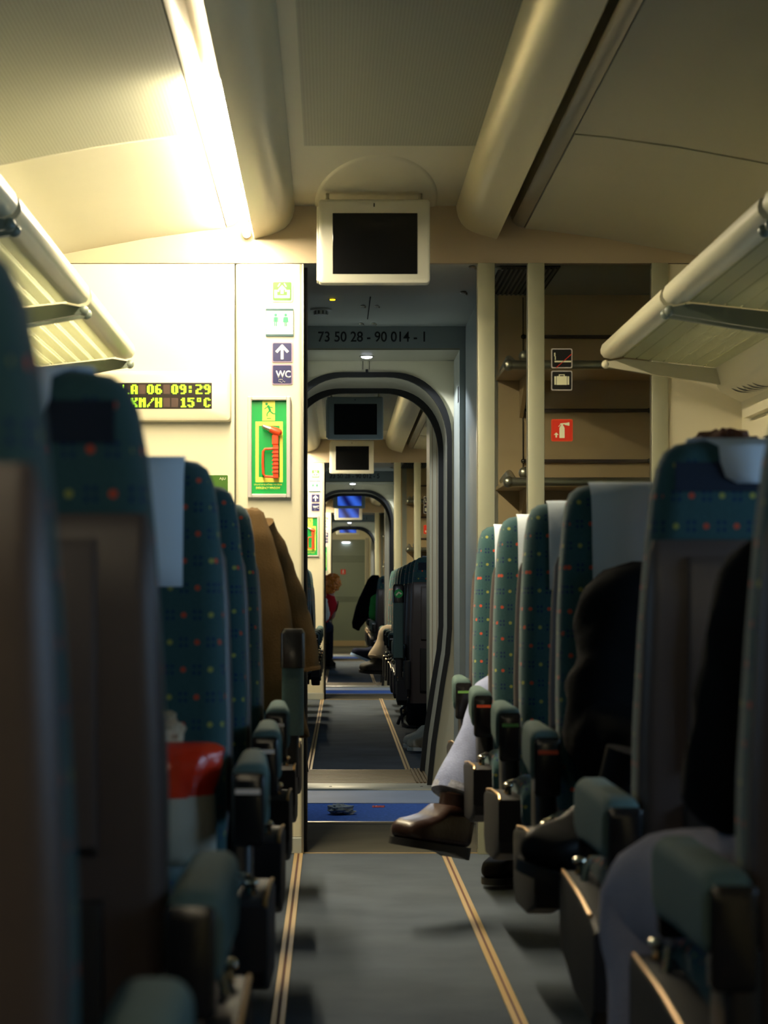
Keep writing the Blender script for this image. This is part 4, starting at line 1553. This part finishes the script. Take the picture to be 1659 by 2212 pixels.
def person(label, J, top, trousers, hair, skin_trousers=True, group=None, sleeves=None, hair_len=.0, sleeve_r=.060, torso_r=.15, leg_r=.085, hems=None):
    """J holds joints: head, neck, chest, pelvis, sh/el/wr (l, r), hip/kn/an (l, r)"""
    V = Vector
    base = (J['pelvis'][0], J['pelvis'][1], 0.0)
    t = thing('person', label, 'person', base, group)
    vs, es, rs = [], [], []

    def add(p, r, link=None):
        vs.append(V(p))
        rs.append(r)
        if link is not None:
            es.append((link, len(vs) - 1))
        return len(vs) - 1
    pel = add(J['pelvis'], (.12, .10))
    mid = add(V(J['pelvis']).lerp(V(J['chest']), .5), (.12, .09), pel)
    ch = add(J['chest'], (.14, .10), mid)
    nk = add(J['neck'], .052, ch)
    hd0 = add(V(J['neck']).lerp(V(J['head']), .45), .050, nk)
    hd = add(J['head'], (.074, .088), hd0)
    hdir = (V(J['head']) - V(J['neck'])).normalized()
    add(V(J['head']) + hdir * .065, .055, hd)
    for q in 'lr':
        if 'sh' + q in J:
            a = add(J['sh' + q], .050, ch)
            a = add(V(J['sh' + q]).lerp(V(J['el' + q]), .5), .044, a)
            a = add(J['el' + q], .037, a)
            a = add(J['wr' + q], .025, a)
            d = (V(J['wr' + q]) - V(J['el' + q])).normalized()
            pm = add(V(J['wr' + q]) + d * .045, (.036, .016), a)
            sd = d.cross(V((0, 0, 1)))
            sd = sd.normalized() if sd.length > .1 else V((1, 0, 0))
            dn = d.cross(sd).normalized()
            if dn.z > 0:
                dn = -dn
            for fi, (o_, l_) in enumerate(((-.026, .060), (-.009, .070), (.009, .066), (.026, .054))):
                k1 = add(V(J['wr' + q]) + d * .085 + sd * o_, .0095, pm)
                k2 = add(V(J['wr' + q]) + d * (.085 + l_ * .5) + sd * o_ * 1.1 + dn * .010, .0085, k1)
                add(V(J['wr' + q]) + d * (.085 + l_ * .8) + sd * o_ * 1.1 + dn * .030, .0075, k2)
            k1 = add(V(J['wr' + q]) + d * .045 + sd * -.042 + dn * .008, .0105, pm)
            add(V(J['wr' + q]) + d * .080 + sd * -.052 + dn * .022, .0085, k1)
        if 'hip' + q in J:
            a = add(J['hip' + q], .085, pel)
            a = add(V(J['hip' + q]).lerp(V(J['kn' + q]), .5), .072, a)
            a = add(J['kn' + q], .052, a)
            a = add(V(J['kn' + q]).lerp(V(J['an' + q]), .35), .050, a)
            add(J['an' + q], .034, a)
    me = skin_mesh('body', vs, es, rs, 2, pel)
    me.materials.append(SKIN)
    obj('body', me, SKIN, t)
    # face features
    face = V(J.get('face', (0, -1, 0))).normalized()
    sdv = face.cross(hdir).normalized()
    H = V(J['head'])
    b = nb()
    loft(b, [[H + face * .078 + hdir * .012 + sdv * x + hdir * z for x, z in ((-.004, .0), (.004, 0), (.003, .012), (-.003, .012))],
             [H + face * .105 + hdir * -.012 + sdv * x + hdir * z for x, z in ((-.012, -.008), (.012, -.008), (.004, .006), (-.004, .006))],
             [H + face * .080 + hdir * -.022 + sdv * x + hdir * z for x, z in ((-.012, -.006), (.012, -.006), (.006, .006), (-.006, .006))]])
    obj('nose', b, SKIN, t)
    for sg in (1, -1):
        b = nb(); c = H + face * .082 + hdir * .012 + sdv * .030 * sg
        ball(b, tuple(c), .010, 10, 8); obj('eye', b, SHADE, t)
        b = nb(); c = H + sdv * .080 * sg - hdir * .005; ball(b, tuple(c), (.012, .018, .028), 10, 8); obj('ear', b, SKIN, t)
    b = nb(); c = H + face * .083 - hdir * .042
    ball(b, tuple(c), (.022, .010, .006), 10, 6); obj('mouth', b, REDW, t)
    if hair:
        b = nb()
        c = H + hdir * .030 - face * .018
        hk = 1.12 if hair_len else 1.0
        ball(b, tuple(c), (.094 * hk, .102 * hk, .092 * hk), 32, 20, .18 * hk, 7.0)
        if hair_len:
            c2 = H - face * .04 - hdir * hair_len
            ball(b, tuple(c2), (.088, .085, .085), 28, 16, .22, 8.0)
            rnd = random.Random(5)
            for _ in range(70):
                d_ = V((rnd.gauss(0, 1), rnd.gauss(0, 1), rnd.gauss(0.3, 1))).normalized()
                if d_.dot(face) > .55:
                    continue
                q_ = c + V((d_.x * .100, d_.y * .104, d_.z * .100))
                ball(b, tuple(q_), (.019, .019, .016), 8, 6, .3, 5.0)
        obj('hair', b, hair, t)
    # clothes
    b = nb()
    wide = V(J['shl']) - V(J['shr']) if 'shl' in J else V((.3, 0, 0))
    ax = wide.normalized()
    pe, cc, nn = V(J['pelvis']), V(J['chest']), V(J['neck'])
    up = (nn - pe).normalized()
    fw = ax.cross(up).normalized()
    rg = []
    for f_, c_, rx, ry in ((0, pe - up * .08, torso_r * .95, .11), (.2, pe, torso_r * 1.02, .12), (.4, pe.lerp(cc, .35), torso_r, .115), (.6, pe.lerp(cc, .75), torso_r * 1.05, .12), (.8, cc, torso_r * 1.15, .12),
                           (.9, cc.lerp(nn, .45), torso_r * 1.12, .10), (.95, cc.lerp(nn, .75), torso_r * .7, .08), (1, cc.lerp(nn, .98), .062, .062)):
        rr = []
        for i in range(28):
            a = 2 * pi * i / 28
            w = 1 + .05 * noise.noise(V((cos(a) * 2, sin(a) * 2, f_ * 7)))
            sx = abs(cos(a)) ** .8 * (1 if cos(a) > 0 else -1)
            rr.append(c_ + ax * (rx * w * sx) + fw * (ry * w * sin(a)))
        rg.append(rr)
    loft(b, rg)
    if sleeves is None:
        for q in 'lr':
            if 'sh' + q in J:
                limb(b, [V(J['sh' + q]).lerp(cc, .25), J['sh' + q], V(J['sh' + q]).lerp(V(J['el' + q]), .5), J['el' + q], V(J['el' + q]).lerp(V(J['wr' + q]), .5), V(J['el' + q]).lerp(V(J['wr' + q]), .96)],
                     [sleeve_r * 1.1, sleeve_r * 1.2, sleeve_r * 1.05, sleeve_r, sleeve_r * .85, sleeve_r * .62], 18, .18, 3.1)
    jk = obj('jacket' if top in (BLACKC,) else 'top', b, top, t, angle=70)
    if sleeves is not None:
        for q in 'r':
            if 'sh' + q in J:
                b = nb()
                limb(b, [V(J['sh' + q]).lerp(cc, .15), J['sh' + q], V(J['sh' + q]).lerp(V(J['el' + q]), .5), J['el' + q], V(J['el' + q]).lerp(V(J['wr' + q]), .96)],
                     [sleeve_r, sleeve_r * 1.2, sleeve_r * 1.05, sleeve_r, sleeve_r * .62], 18, .2, 3.1)
                obj('sleeve', b, sleeves, t, angle=70)
    b = nb()
    hemr = hems or {}
    for q in 'lr':
        if 'hip' + q in J:
            K, A = V(J['kn' + q]), V(J['an' + q])
            hr, cut = hemr.get(q, (.060, .92))
            limb(b, [V(J['hip' + q]).lerp(pe, .3), V(J['hip' + q]).lerp(K, .35), K + (K - V(J['hip' + q])).normalized() * .01, K.lerp(A, .3), K.lerp(A, cut)],
                 [leg_r * 1.15, leg_r * 1.05, leg_r * .92, leg_r * .82, hr], 22, .10, 1.7)
    tr_ = obj('trousers', b, trousers, t, angle=70)
    for q in 'lr':
        if 'hip' + q in J and q in hemr:
            K, A = V(J['kn' + q]), V(J['an' + q])
            hr, cut = hemr[q]
            b = nb()
            limb(b, [K.lerp(A, cut - .055), K.lerp(A, cut + .004)], [tuple(v * 1.015 for v in hr) if isinstance(hr, tuple) else hr * 1.015] * 2, 26, .03, 1.7)
            obj('hem', b, SEAMJ if trousers is JEAN else trousers, tr_, angle=70)
    return t


# passenger in jeans, facing away on the nearest right seat
A = person('passenger in black jacket and blue jeans, nearest right seat, knee out in the aisle',
           dict(pelvis=(.66, 2.62, .55), chest=(.655, 2.60, .86), neck=(.665, 2.62, .99), head=(.675, 2.65, 1.10), face=(0, 1, -.1),
                shl=(.50, 2.63, .90), ell=(.47, 2.80, .66), wrl=(.60, 3.0, .66), shr=(.84, 2.63, .92), elr=(.88, 2.80, .68), wrr=(.76, 3.0, .66),
                hipl=(.56, 2.66, .53), knl=(.425, 3.02, .515), anl=(.40, 2.84, .12), hipr=(.76, 2.66, .53), knr=(.78, 3.08, .52), anr=(.78, 3.02, .12)),
           BLACKC, JEAN_N, HAIR_D, leg_r=.090, sleeve_r=.062, hems={'l': (.075, .92)})
boot(A, frame_from((.405, 2.85, .112), (0.1, 1, 0), (0, 0, 1)), LEATHB, SOLE)
boot(A, frame_from((.78, 3.04, .112), (0, 1, 0), (0, 0, 1)), LEATHB, SOLE)

# passenger in black, facing the camera
B = person('brown-haired passenger in black clothes facing the camera, head above a right seat back',
           dict(pelvis=(.69, 4.47, .56), chest=(.68, 4.46, .83), neck=(.70, 4.44, .97), head=(.725, 4.42, 1.075), face=(0, -1, -.2),
                shr=(.56, 4.44, .86), elr=(.495, 4.34, .63), wrr=(.60, 4.12, .60), shl=(.84, 4.44, .86), ell=(.88, 4.32, .64), wrl=(.76, 4.12, .60),
                hipr=(.60, 4.42, .55), knr=(.62, 4.02, .60), anr=(.47, 3.90, .50), hipl=(.78, 4.42, .55), knl=(.76, 3.98, .56), anl=(.76, 3.95, .11)),
           BLACKC, BLACKC, HAIR_B, sleeve_r=.082, torso_r=.17)
boot(B, frame_from((.452, 3.93, .520), (-.62, -.75, .10), (.40, .1, .90)), LEATHB, SOLE, shaft=.12, length=.25)
boot(B, frame_from((.76, 3.94, .112), (0, -1, 0), (0, 0, 1)), LEATHB, SOLE)

# passenger in faded jeans and brown boots, leg crossed into the aisle
C = person('passenger in faded flared jeans and brown boots, crossed foot reaching into the aisle',
           dict(pelvis=(.72, 7.12, .55), chest=(.73, 7.15, .83), neck=(.735, 7.13, .95), head=(.74, 7.10, 1.04), face=(0, -1, -.1),
                shr=(.58, 7.12, .86), elr=(.57, 6.98, .62), wrr=(.66, 6.80, .60), shl=(.89, 7.12, .86), ell=(.90, 6.98, .64), wrl=(.80, 6.80, .60),
                hipl=(.80, 7.08, .56), knl=(.455, 6.62, .620), anl=(.332, 6.50, .305), hipr=(.64, 7.08, .54), knr=(.62, 6.90, .50), anr=(.585, 7.38, .13)),
           BLACKC, JEAN, HAIR_D, leg_r=.066, sleeve_r=.058, hems={'l': ((.076, .072), .88), 'r': (.056, .80)})
boot(C, frame_from((.314, 6.474, .296), (-.64, -.70, .16), (.36, .30, .88)), LEATH, SOLE, shaft=.06, length=.265)
boot(C, frame_from((.575, 7.38, .112), (-.50, -.87, 0), (0, 0, 1)), LEATHB, SOLE, shaft=.10, length=.25)


def place(k, t):
    t.matrix_basis = CAR[k] @ t.matrix_basis
    return t


# passengers of the second carriage: only their crossed legs reach the aisle
G = person('passenger in cream trousers and grey shoes in the second carriage, foot held over the aisle',
           dict(pelvis=(.72, 6.16, .55), chest=(.73, 6.18, .83), neck=(.73, 6.17, .94), head=(.74, 6.15, 1.02), face=(0, -1, 0),
                shr=(.58, 6.16, .86), elr=(.57, 6.0, .62), wrr=(.66, 5.85, .60), shl=(.88, 6.16, .86), ell=(.9, 6.0, .64), wrl=(.8, 5.85, .6),
                hipl=(.80, 6.1, .56), knl=(.40, 5.72, .62), anl=(.325, 5.66, .40), hipr=(.66, 6.1, .54), knr=(.60, 5.75, .52), anr=(.60, 5.80, .12)),
           GREENC, CREAMC, HAIR_D, leg_r=.066, hems={'l': ((.082, .078), .92)})
boot(G, frame_from((.345, 5.68, .405), (-.75, -.55, .05), (.35, .1, .9)), GREYSH, SOLE, shaft=.02, length=.24, name='shoe')
boot(G, frame_from((.60, 5.78, .112), (-.3, -1, 0), (0, 0, 1)), GREYSH, SOLE, shaft=.02, length=.24, name='shoe')
place(1, G)
H = person('passenger in dark trousers and pale-soled shoes in the second carriage, beyond cream-trousered passenger',
           dict(pelvis=(.72, 7.04, .55), chest=(.73, 7.06, .83), neck=(.73, 7.05, .94), head=(.74, 7.03, 1.02), face=(0, -1, 0),
                shr=(.58, 7.04, .86), elr=(.57, 6.9, .62), wrr=(.66, 6.75, .60), shl=(.88, 7.04, .86), ell=(.9, 6.9, .64), wrl=(.8, 6.75, .6),
                hipl=(.80, 6.98, .56), knl=(.44, 6.72, .55), anl=(.33, 6.66, .47), hipr=(.66, 6.98, .54), knr=(.62, 6.65, .52), anr=(.62, 6.70, .12)),
           BLACKC, NAVYC, HAIR_D, leg_r=.060)
boot(H, frame_from((.315, 6.66, .455), (-.85, -.40, .35), (.50, .1, .80)), NAVYC, SOLEB, shaft=.02, length=.25, name='shoe')
boot(H, frame_from((.62, 6.68, .112), (-.3, -1, 0), (0, 0, 1)), NAVYC, SOLEB, shaft=.02, length=.25, name='shoe')
place(1, H)

# third carriage
E = person('passenger with curly ginger hair, red waistcoat and white sleeve leaning into the aisle',
           dict(pelvis=(-.27, 3.85, .55), chest=(-.13, 3.80, .80), neck=(-.085, 3.78, .92), head=(-.055, 3.76, 1.02), face=(.7, .7, -.2),
                shl=(-.04, 3.92, .80), ell=(-.06, 3.96, .64), wrl=(-.18, 4.1, .62), shr=(-.19, 3.66, .84), elr=(-.135, 3.56, .66), wrr=(-.25, 3.45, .62),
                hipl=(-.19, 3.80, .54), knl=(-.12, 4.25, .52), anl=(-.11, 4.5, .12), hipr=(-.37, 3.8, .54), knr=(-.37, 4.25, .52), anr=(-.37, 4.3, .12)),
           REDC, NAVYC, HAIR_R, sleeves=WHITEC, torso_r=.13, sleeve_r=.06, hair_len=.03)
boot(E, frame_from((-.11, 4.52, .112), (.3, 1, 0), (0, 0, 1)), LEATHB, SOLE, shaft=.03, name='shoe')
boot(E, frame_from((-.37, 4.32, .112), (0, 1, 0), (0, 0, 1)), LEATHB, SOLE, shaft=.03, name='shoe')
place(2, E)
Gn = person('passenger in a green jumper whose arm bulges past the right seats of the third carriage',
            dict(pelvis=(.60, 2.75, .55), chest=(.56, 2.72, .80), neck=(.60, 2.72, .93), head=(.66, 2.72, 1.02), face=(0, 1, 0),
                 shl=(.42, 2.72, .85), ell=(.385, 2.80, .68), wrl=(.52, 2.95, .64), shr=(.74, 2.72, .85), elr=(.78, 2.85, .66), wrr=(.7, 3.0, .64),
                 hipl=(.52, 2.8, .54), knl=(.50, 3.2, .54), anl=(.50, 3.2, .12), hipr=(.7, 2.8, .54), knr=(.7, 3.2, .54), anr=(.7, 3.2, .12)),
            GREENC, NAVYC, HAIR_D, torso_r=.13, sleeve_r=.062)
Gn.matrix_basis = Matrix.Translation((.03, -.85, 0)) @ Gn.matrix_basis
place(2, Gn)

# ------------------------------------------------------------------ coats and belongings
def coat(label, m, rows, name='coat', k=0, sleeve=None, amp=.012, seedv=0.0, cuff=None):
    """hanging coat: rows of (z, x0, x1, y, thickness) lofted with folds"""
    xs = [(r[1] + r[2]) / 2 for r in rows]
    t = thing(name, label, 'coat', (sum(xs) / len(xs), rows[0][3], rows[-1][0]))
    b = nb()
    rg = []
    n = 26
    dense = []
    for a, c in zip(rows, rows[1:]):
        for j in range(5):
            f_ = j / 5
            dense.append(tuple(a[i] + (c[i] - a[i]) * f_ for i in range(5)))
    dense.append(rows[-1])
    for z, x0, x1, y, th in dense:
        cx, rx = (x0 + x1) / 2, (x1 - x0) / 2
        rr = []
        for i in range(n):
            a = 2 * pi * i / n
            w = noise.noise(Vector((cos(a) * 3 + seedv, sin(a) * 2, z * 3.2))) * amp
            c_, s_ = cos(a), sin(a)
            rr.append((cx + (rx + w * .5) * (abs(c_) ** .75) * (1 if c_ > 0 else -1), y + (th + w) * s_ + amp * sin(cx * 60 + a * 3) * .3, z + w * .4))
        rg.append(rr)
    loft(b, rg)
    obj('coat_body', b, m, t, angle=70)
    if sleeve:
        b = nb()
        limb(b, sleeve[0], sleeve[1], 20, .16, seedv)
        sl = obj('sleeve', b, m, t, angle=70)
        if cuff:
            b = nb(); limb(b, [Vector(sleeve[0][-1]).lerp(Vector(sleeve[0][-2]), .16), sleeve[0][-1]], [sleeve[1][-1] * 1.12, sleeve[1][-1] * 1.14], 20, .04)
            obj('cuff', b, m, sl, angle=70)
    return t


coat('tan brown coat draped over a left seat top, one sleeve hanging into the aisle', TAN,
     [(1.128, -.27, -.190, 6.42, .02), (1.118, -.32, -.176, 6.40, .055), (1.05, -.35, -.150, 6.36, .06), (.95, -.36, -.125, 6.34, .06), (.85, -.36, -.108, 6.33, .06), (.75, -.35, -.098, 6.33, .06),
      (.66, -.34, -.082, 6.33, .055), (.60, -.30, -.072, 6.34, .05), (.555, -.22, -.064, 6.35, .04), (.515, -.12, -.056, 6.36, .02)],
     sleeve=([(-.180, 6.40, 1.085), (-.145, 6.46, .98), (-.110, 6.50, .87), (-.078, 6.52, .77), (-.064, 6.52, .685)], [.030, .042, .044, .040, .034]), amp=.016, cuff=True)
coat('black coat hung over a left seat of the second carriage, beside the aisle', BLACKC,
     [(1.02, -.20, -.165, 5.36, .03), (.95, -.24, -.145, 5.34, .06), (.80, -.26, -.125, 5.32, .07), (.68, -.26, -.110, 5.32, .07), (.56, -.24, -.100, 5.32, .06), (.48, -.20, -.112, 5.33, .04)],
     amp=.012, seedv=2.0).matrix_basis = CAR[1] @ Matrix.Translation((-.22, 5.36, .48))
ct = coat('black coat on a right seat of the third carriage, hem swinging out over the aisle', BLACKC,
          [(1.13, .40, .47, 2.50, .03), (1.08, .35, .50, 2.52, .06), (.97, .30, .50, 2.55, .07), (.87, .255, .48, 2.58, .07), (.77, .22, .44, 2.60, .07), (.68, .195, .38, 2.62, .06),
           (.59, .172, .32, 2.64, .05), (.53, .178, .27, 2.65, .04), (.50, .23, .26, 2.65, .02)], amp=.012, seedv=5.0)
place(2, ct)

# plastic bag and paper on the left seat
t = thing('plastic_bag', 'red and milky white plastic bag standing on a left seat in the facing bay', 'bag', (-.245, 3.52, .50))
bx, by = -.235, 3.50
rg = []
for z, rx, ry in ((.497, .05, .05), (.515, .066, .06), (.56, .068, .062), (.60, .066, .058)):
    rg.append([(bx + rx * cos(a) * (1 + .10 * noise.noise(Vector((a * 2, z * 20, 1)))), by + ry * sin(a) * (1 + .1 * noise.noise(Vector((a * 2, z * 20, 4)))), z) for a in [2 * pi * i / 24 for i in range(24)]])
b = nb(); loft(b, rg); obj('white_base', b, BAGW, t, angle=70)
rg = []
for z, rx, ry in ((.598, .064, .059), (.615, .066, .058), (.635, .072, .056), (.655, .076, .050), (.668, .074, .040), (.674, .062, .022), (.676, .05, .012)):
    rg.append([(bx + rx * cos(a) * (1 + .26 * noise.noise(Vector((a * 2, z * 20, 1)))), by + ry * sin(a) * (1 + .16 * noise.noise(Vector((a * 2, z * 20, 4)))), z) for a in [2 * pi * i / 24 for i in range(24)]])
b = nb(); loft(b, rg); obj('red_top', b, BAGR, t, angle=70, label='shiny red upper part')
t = obj('paper_bag', ball(nb(), (-.255, 3.56, .685), (.036, .034, .034), 20, 14, .35, 4.0), PAPERB)
tag(t, 'crumpled brown paper bag poking up behind the red plastic bag', 'paper bag')

# litter on the blue mat
p = P(735, 1760, 9.72)
b = nb(); ball(b, (p[0], 9.72, .022), (.052, .05, .020), 28, 16, .5, 3.0)
prism(b, [(p[0] + .035, .018), (p[0] + .066, .014), (p[0] + .05, .002), (p[0] + .03, .002)], 9.70, 9.74, 'y')
tag(obj('crumpled_tissue', b, TISSUE, angle=50), 'crumpled grey-white tissue lying on the blue carpet before the arch', 'tissue')
p = P(817, 1744, 10.05)
b = nb()
rg = []
for i in range(9):
    f_ = i / 8
    x = p[0] - .026 + .052 * f_
    w = .022 + .008 * sin(i * 2.1)
    h_ = .004 + .004 * sin(i * 1.7) ** 2
    rg.append([(x, 10.05 - w, .002), (x, 10.05, .002 + h_), (x + .003, 10.05 + w, .003), (x, 10.05, .0015)])
loft(b, rg)
tag(obj('sweet_wrapper', b, REDW), 'flat red sweet wrapper lying on the blue carpet right of the tissue', 'wrapper')

# rucksack under a right seat of the second carriage, strap trailing
t = thing('rucksack', 'dark rucksack under a right seat of the second carriage, strap trailing on the floor', 'bag', (.56, 4.2, 0))
b = nb(); rg = [[(x, y, z) for x, y in rrect(.50 - a, .66 + a, 4.00 - a, 4.26 + a, .05)] for z, a in ((.0, -.02), (.03, .0), (.15, .0), (.24, -.03), (.27, -.06))]
loft(b, rg); obj('bag_body', b, WASTE, t)
b = nb(); tube(b, [(.51, 4.02, .16), (.46, 3.96, .12), (.47, 3.90, .03), (.50, 3.80, .012), (.56, 3.74, .010)], .009, 8)
tube(b, [(.51, 4.05, .10), (.455, 4.02, .06), (.44, 3.99, .02)], .012, 8)
obj('strap', b, WASTE, t)
place(1, t)
for i, (x, y) in enumerate(((.50, 1.60), (.515, 1.32))):
    t = thing('trainer', 'white trainer under the nearest right seat of the second carriage, %s one' % ('farther', 'nearer')[i], 'shoe', (x, y, 0), 'trainers under the seat')
    boot(t, frame_from((x + .06, y, .112), (-1, -.5, 0), (0, 0, 1)), WHITEC, WHITE, shaft=.0, length=.22, name='upper')
    place(1, t)

# ------------------------------------------------------------------ repeat the fittings in the next carriages
for r in list(CARITEMS):
    for k in (1, 2):
        lab = r.get('label')
        dup(r, CAR[k], lab.replace('nearest', WHICH[k]) if lab else None, (r.get('group') + ' of the %s carriage' % WHICH[k]) if r.get('group') else None)
for r in CARITEMS:
    if r.get('group'):
        r['group'] = r['group'] + ' of the nearest carriage'

# ------------------------------------------------------------------ last carriage: short lobby and end door
M3 = CAR[3]
M3D = M3 @ Matrix.Translation((.10, 0, 0))


def st3(name, bm, m, smooth=False):
    o = obj(name, bm, m, None, smooth)
    o['kind'] = 'structure'
    o.matrix_basis = M3D if name in ('wall_end', 'door_1', 'trim_25') else M3
    return o


YD = 5.75
b = nb(); box(b, -.6, 1.1, -.10, YD, -.06, 0); st3('floor', b, CARPET_D)
b = nb(); box(b, -.6, -.5, -.10, YD, 0, 2.24); st3('wall_left', b, CREAM)
b = nb(); box(b, .95, 1.05, -.10, YD, 0, 2.24); st3('wall_right', b, CREAM)
b = nb(); box(b, -.6, 1.1, -.10, YD, 2.24, 2.28); st3('ceiling', b, CREAM_G)
b = nb(); box(b, -.6, -.24, YD, YD + .05, 0, 2.24); box(b, .36, 1.1, YD, YD + .05, 0, 2.24); box(b, -.24, .36, YD, YD + .05, 1.90, 2.24); st3('wall_end', b, CREAM)
b = nb(); box(b, -.24, .36, YD + .015, YD + .045, 0.0, 1.90)
d1 = st3('door_1', b, DOORG)
b = nb()
for z in (1.60, 1.568, 1.536, 1.504, .87, .845, .82, .795):
    box(b, -.235, .355, YD + .012, YD + .016, z, z + .006)
obj('stripe', b, INK, d1, False)
b = nb(); box(b, -.24, .36, YD + .005, YD + .015, 0.0, .10); obj('kick_plate', b, BROWNP, d1, False)
b = nb(); box(b, .33, .345, YD - .01, YD + .015, 1.02, 1.05, .003, 1); obj('handle', b, METAL, d1)
b = nb(); box(b, .372, .42, YD - .03, YD, 0, 1.93); box(b, -.28, -.245, YD - .03, YD, 0, 1.93); st3('trim_25', b, METAL)
t = thing('no_entry_sign', 'small dark red square sign with a white walking figure on the far end door', 'sign', (-.03, YD, 1.28))
b = nb(); prism(b, rrect(-.075, .015, 1.28, 1.37, .01), YD + .009, YD + .0145, 'y'); obj('plate', b, REDS, t)
b = nb()
for q in (circ(-.028, 1.357, .007, 10), seg(-.03, 1.35, -.032, 1.322, .014), seg(-.032, 1.322, -.046, 1.292, .008), seg(-.03, 1.322, -.014, 1.294, .008), seg(-.03, 1.345, -.012, 1.330, .006), seg(-.03, 1.345, -.048, 1.332, .006)):
    prism(b, q, YD + .007, YD + .009, 'y')
obj('figure', b, WHITE, t, False)
t.matrix_basis = M3D @ t.matrix_basis
t = thing('door_lamp', 'glowing white bar lamp above the far end door', 'lamp', (.02, YD - .04, 1.86))
b = nb(); box(b, -.045, .09, YD - .02, YD + .01, 1.843, 1.857, .003, 1); obj('diffuser', b, LEDW, t)
b = nb(); box(b, -.07, .105, YD - .015, YD + .012, 1.862, 1.875); obj('housing', b, METAL, t, False)
t.matrix_basis = M3D @ t.matrix_basis
t = thing('lobby_fill', 'glowing fill strip added to light the last carriage lobby', 'lamp', (-.2, 2.0, 2.23))  # made-up strip, added so that lobby and end door are lit
b = nb(); box(b, -.30, -.22, 1.2, 4.8, 2.215, 2.235, .004, 1)
LOB = emit('lobby_fill_glow', (255, 248, 220), 18.0); obj('diffuser', b, LOB, t)
b = nb(); box(b, -.31, -.21, 1.18, 4.82, 2.228, 2.24); obj('housing', b, METAL, t, False)
place(3, t)

# tidy helper properties
for o in bpy.data.objects:
    for key in ('_w', '_rel'):
        if key in o.keys():
            del o[key]
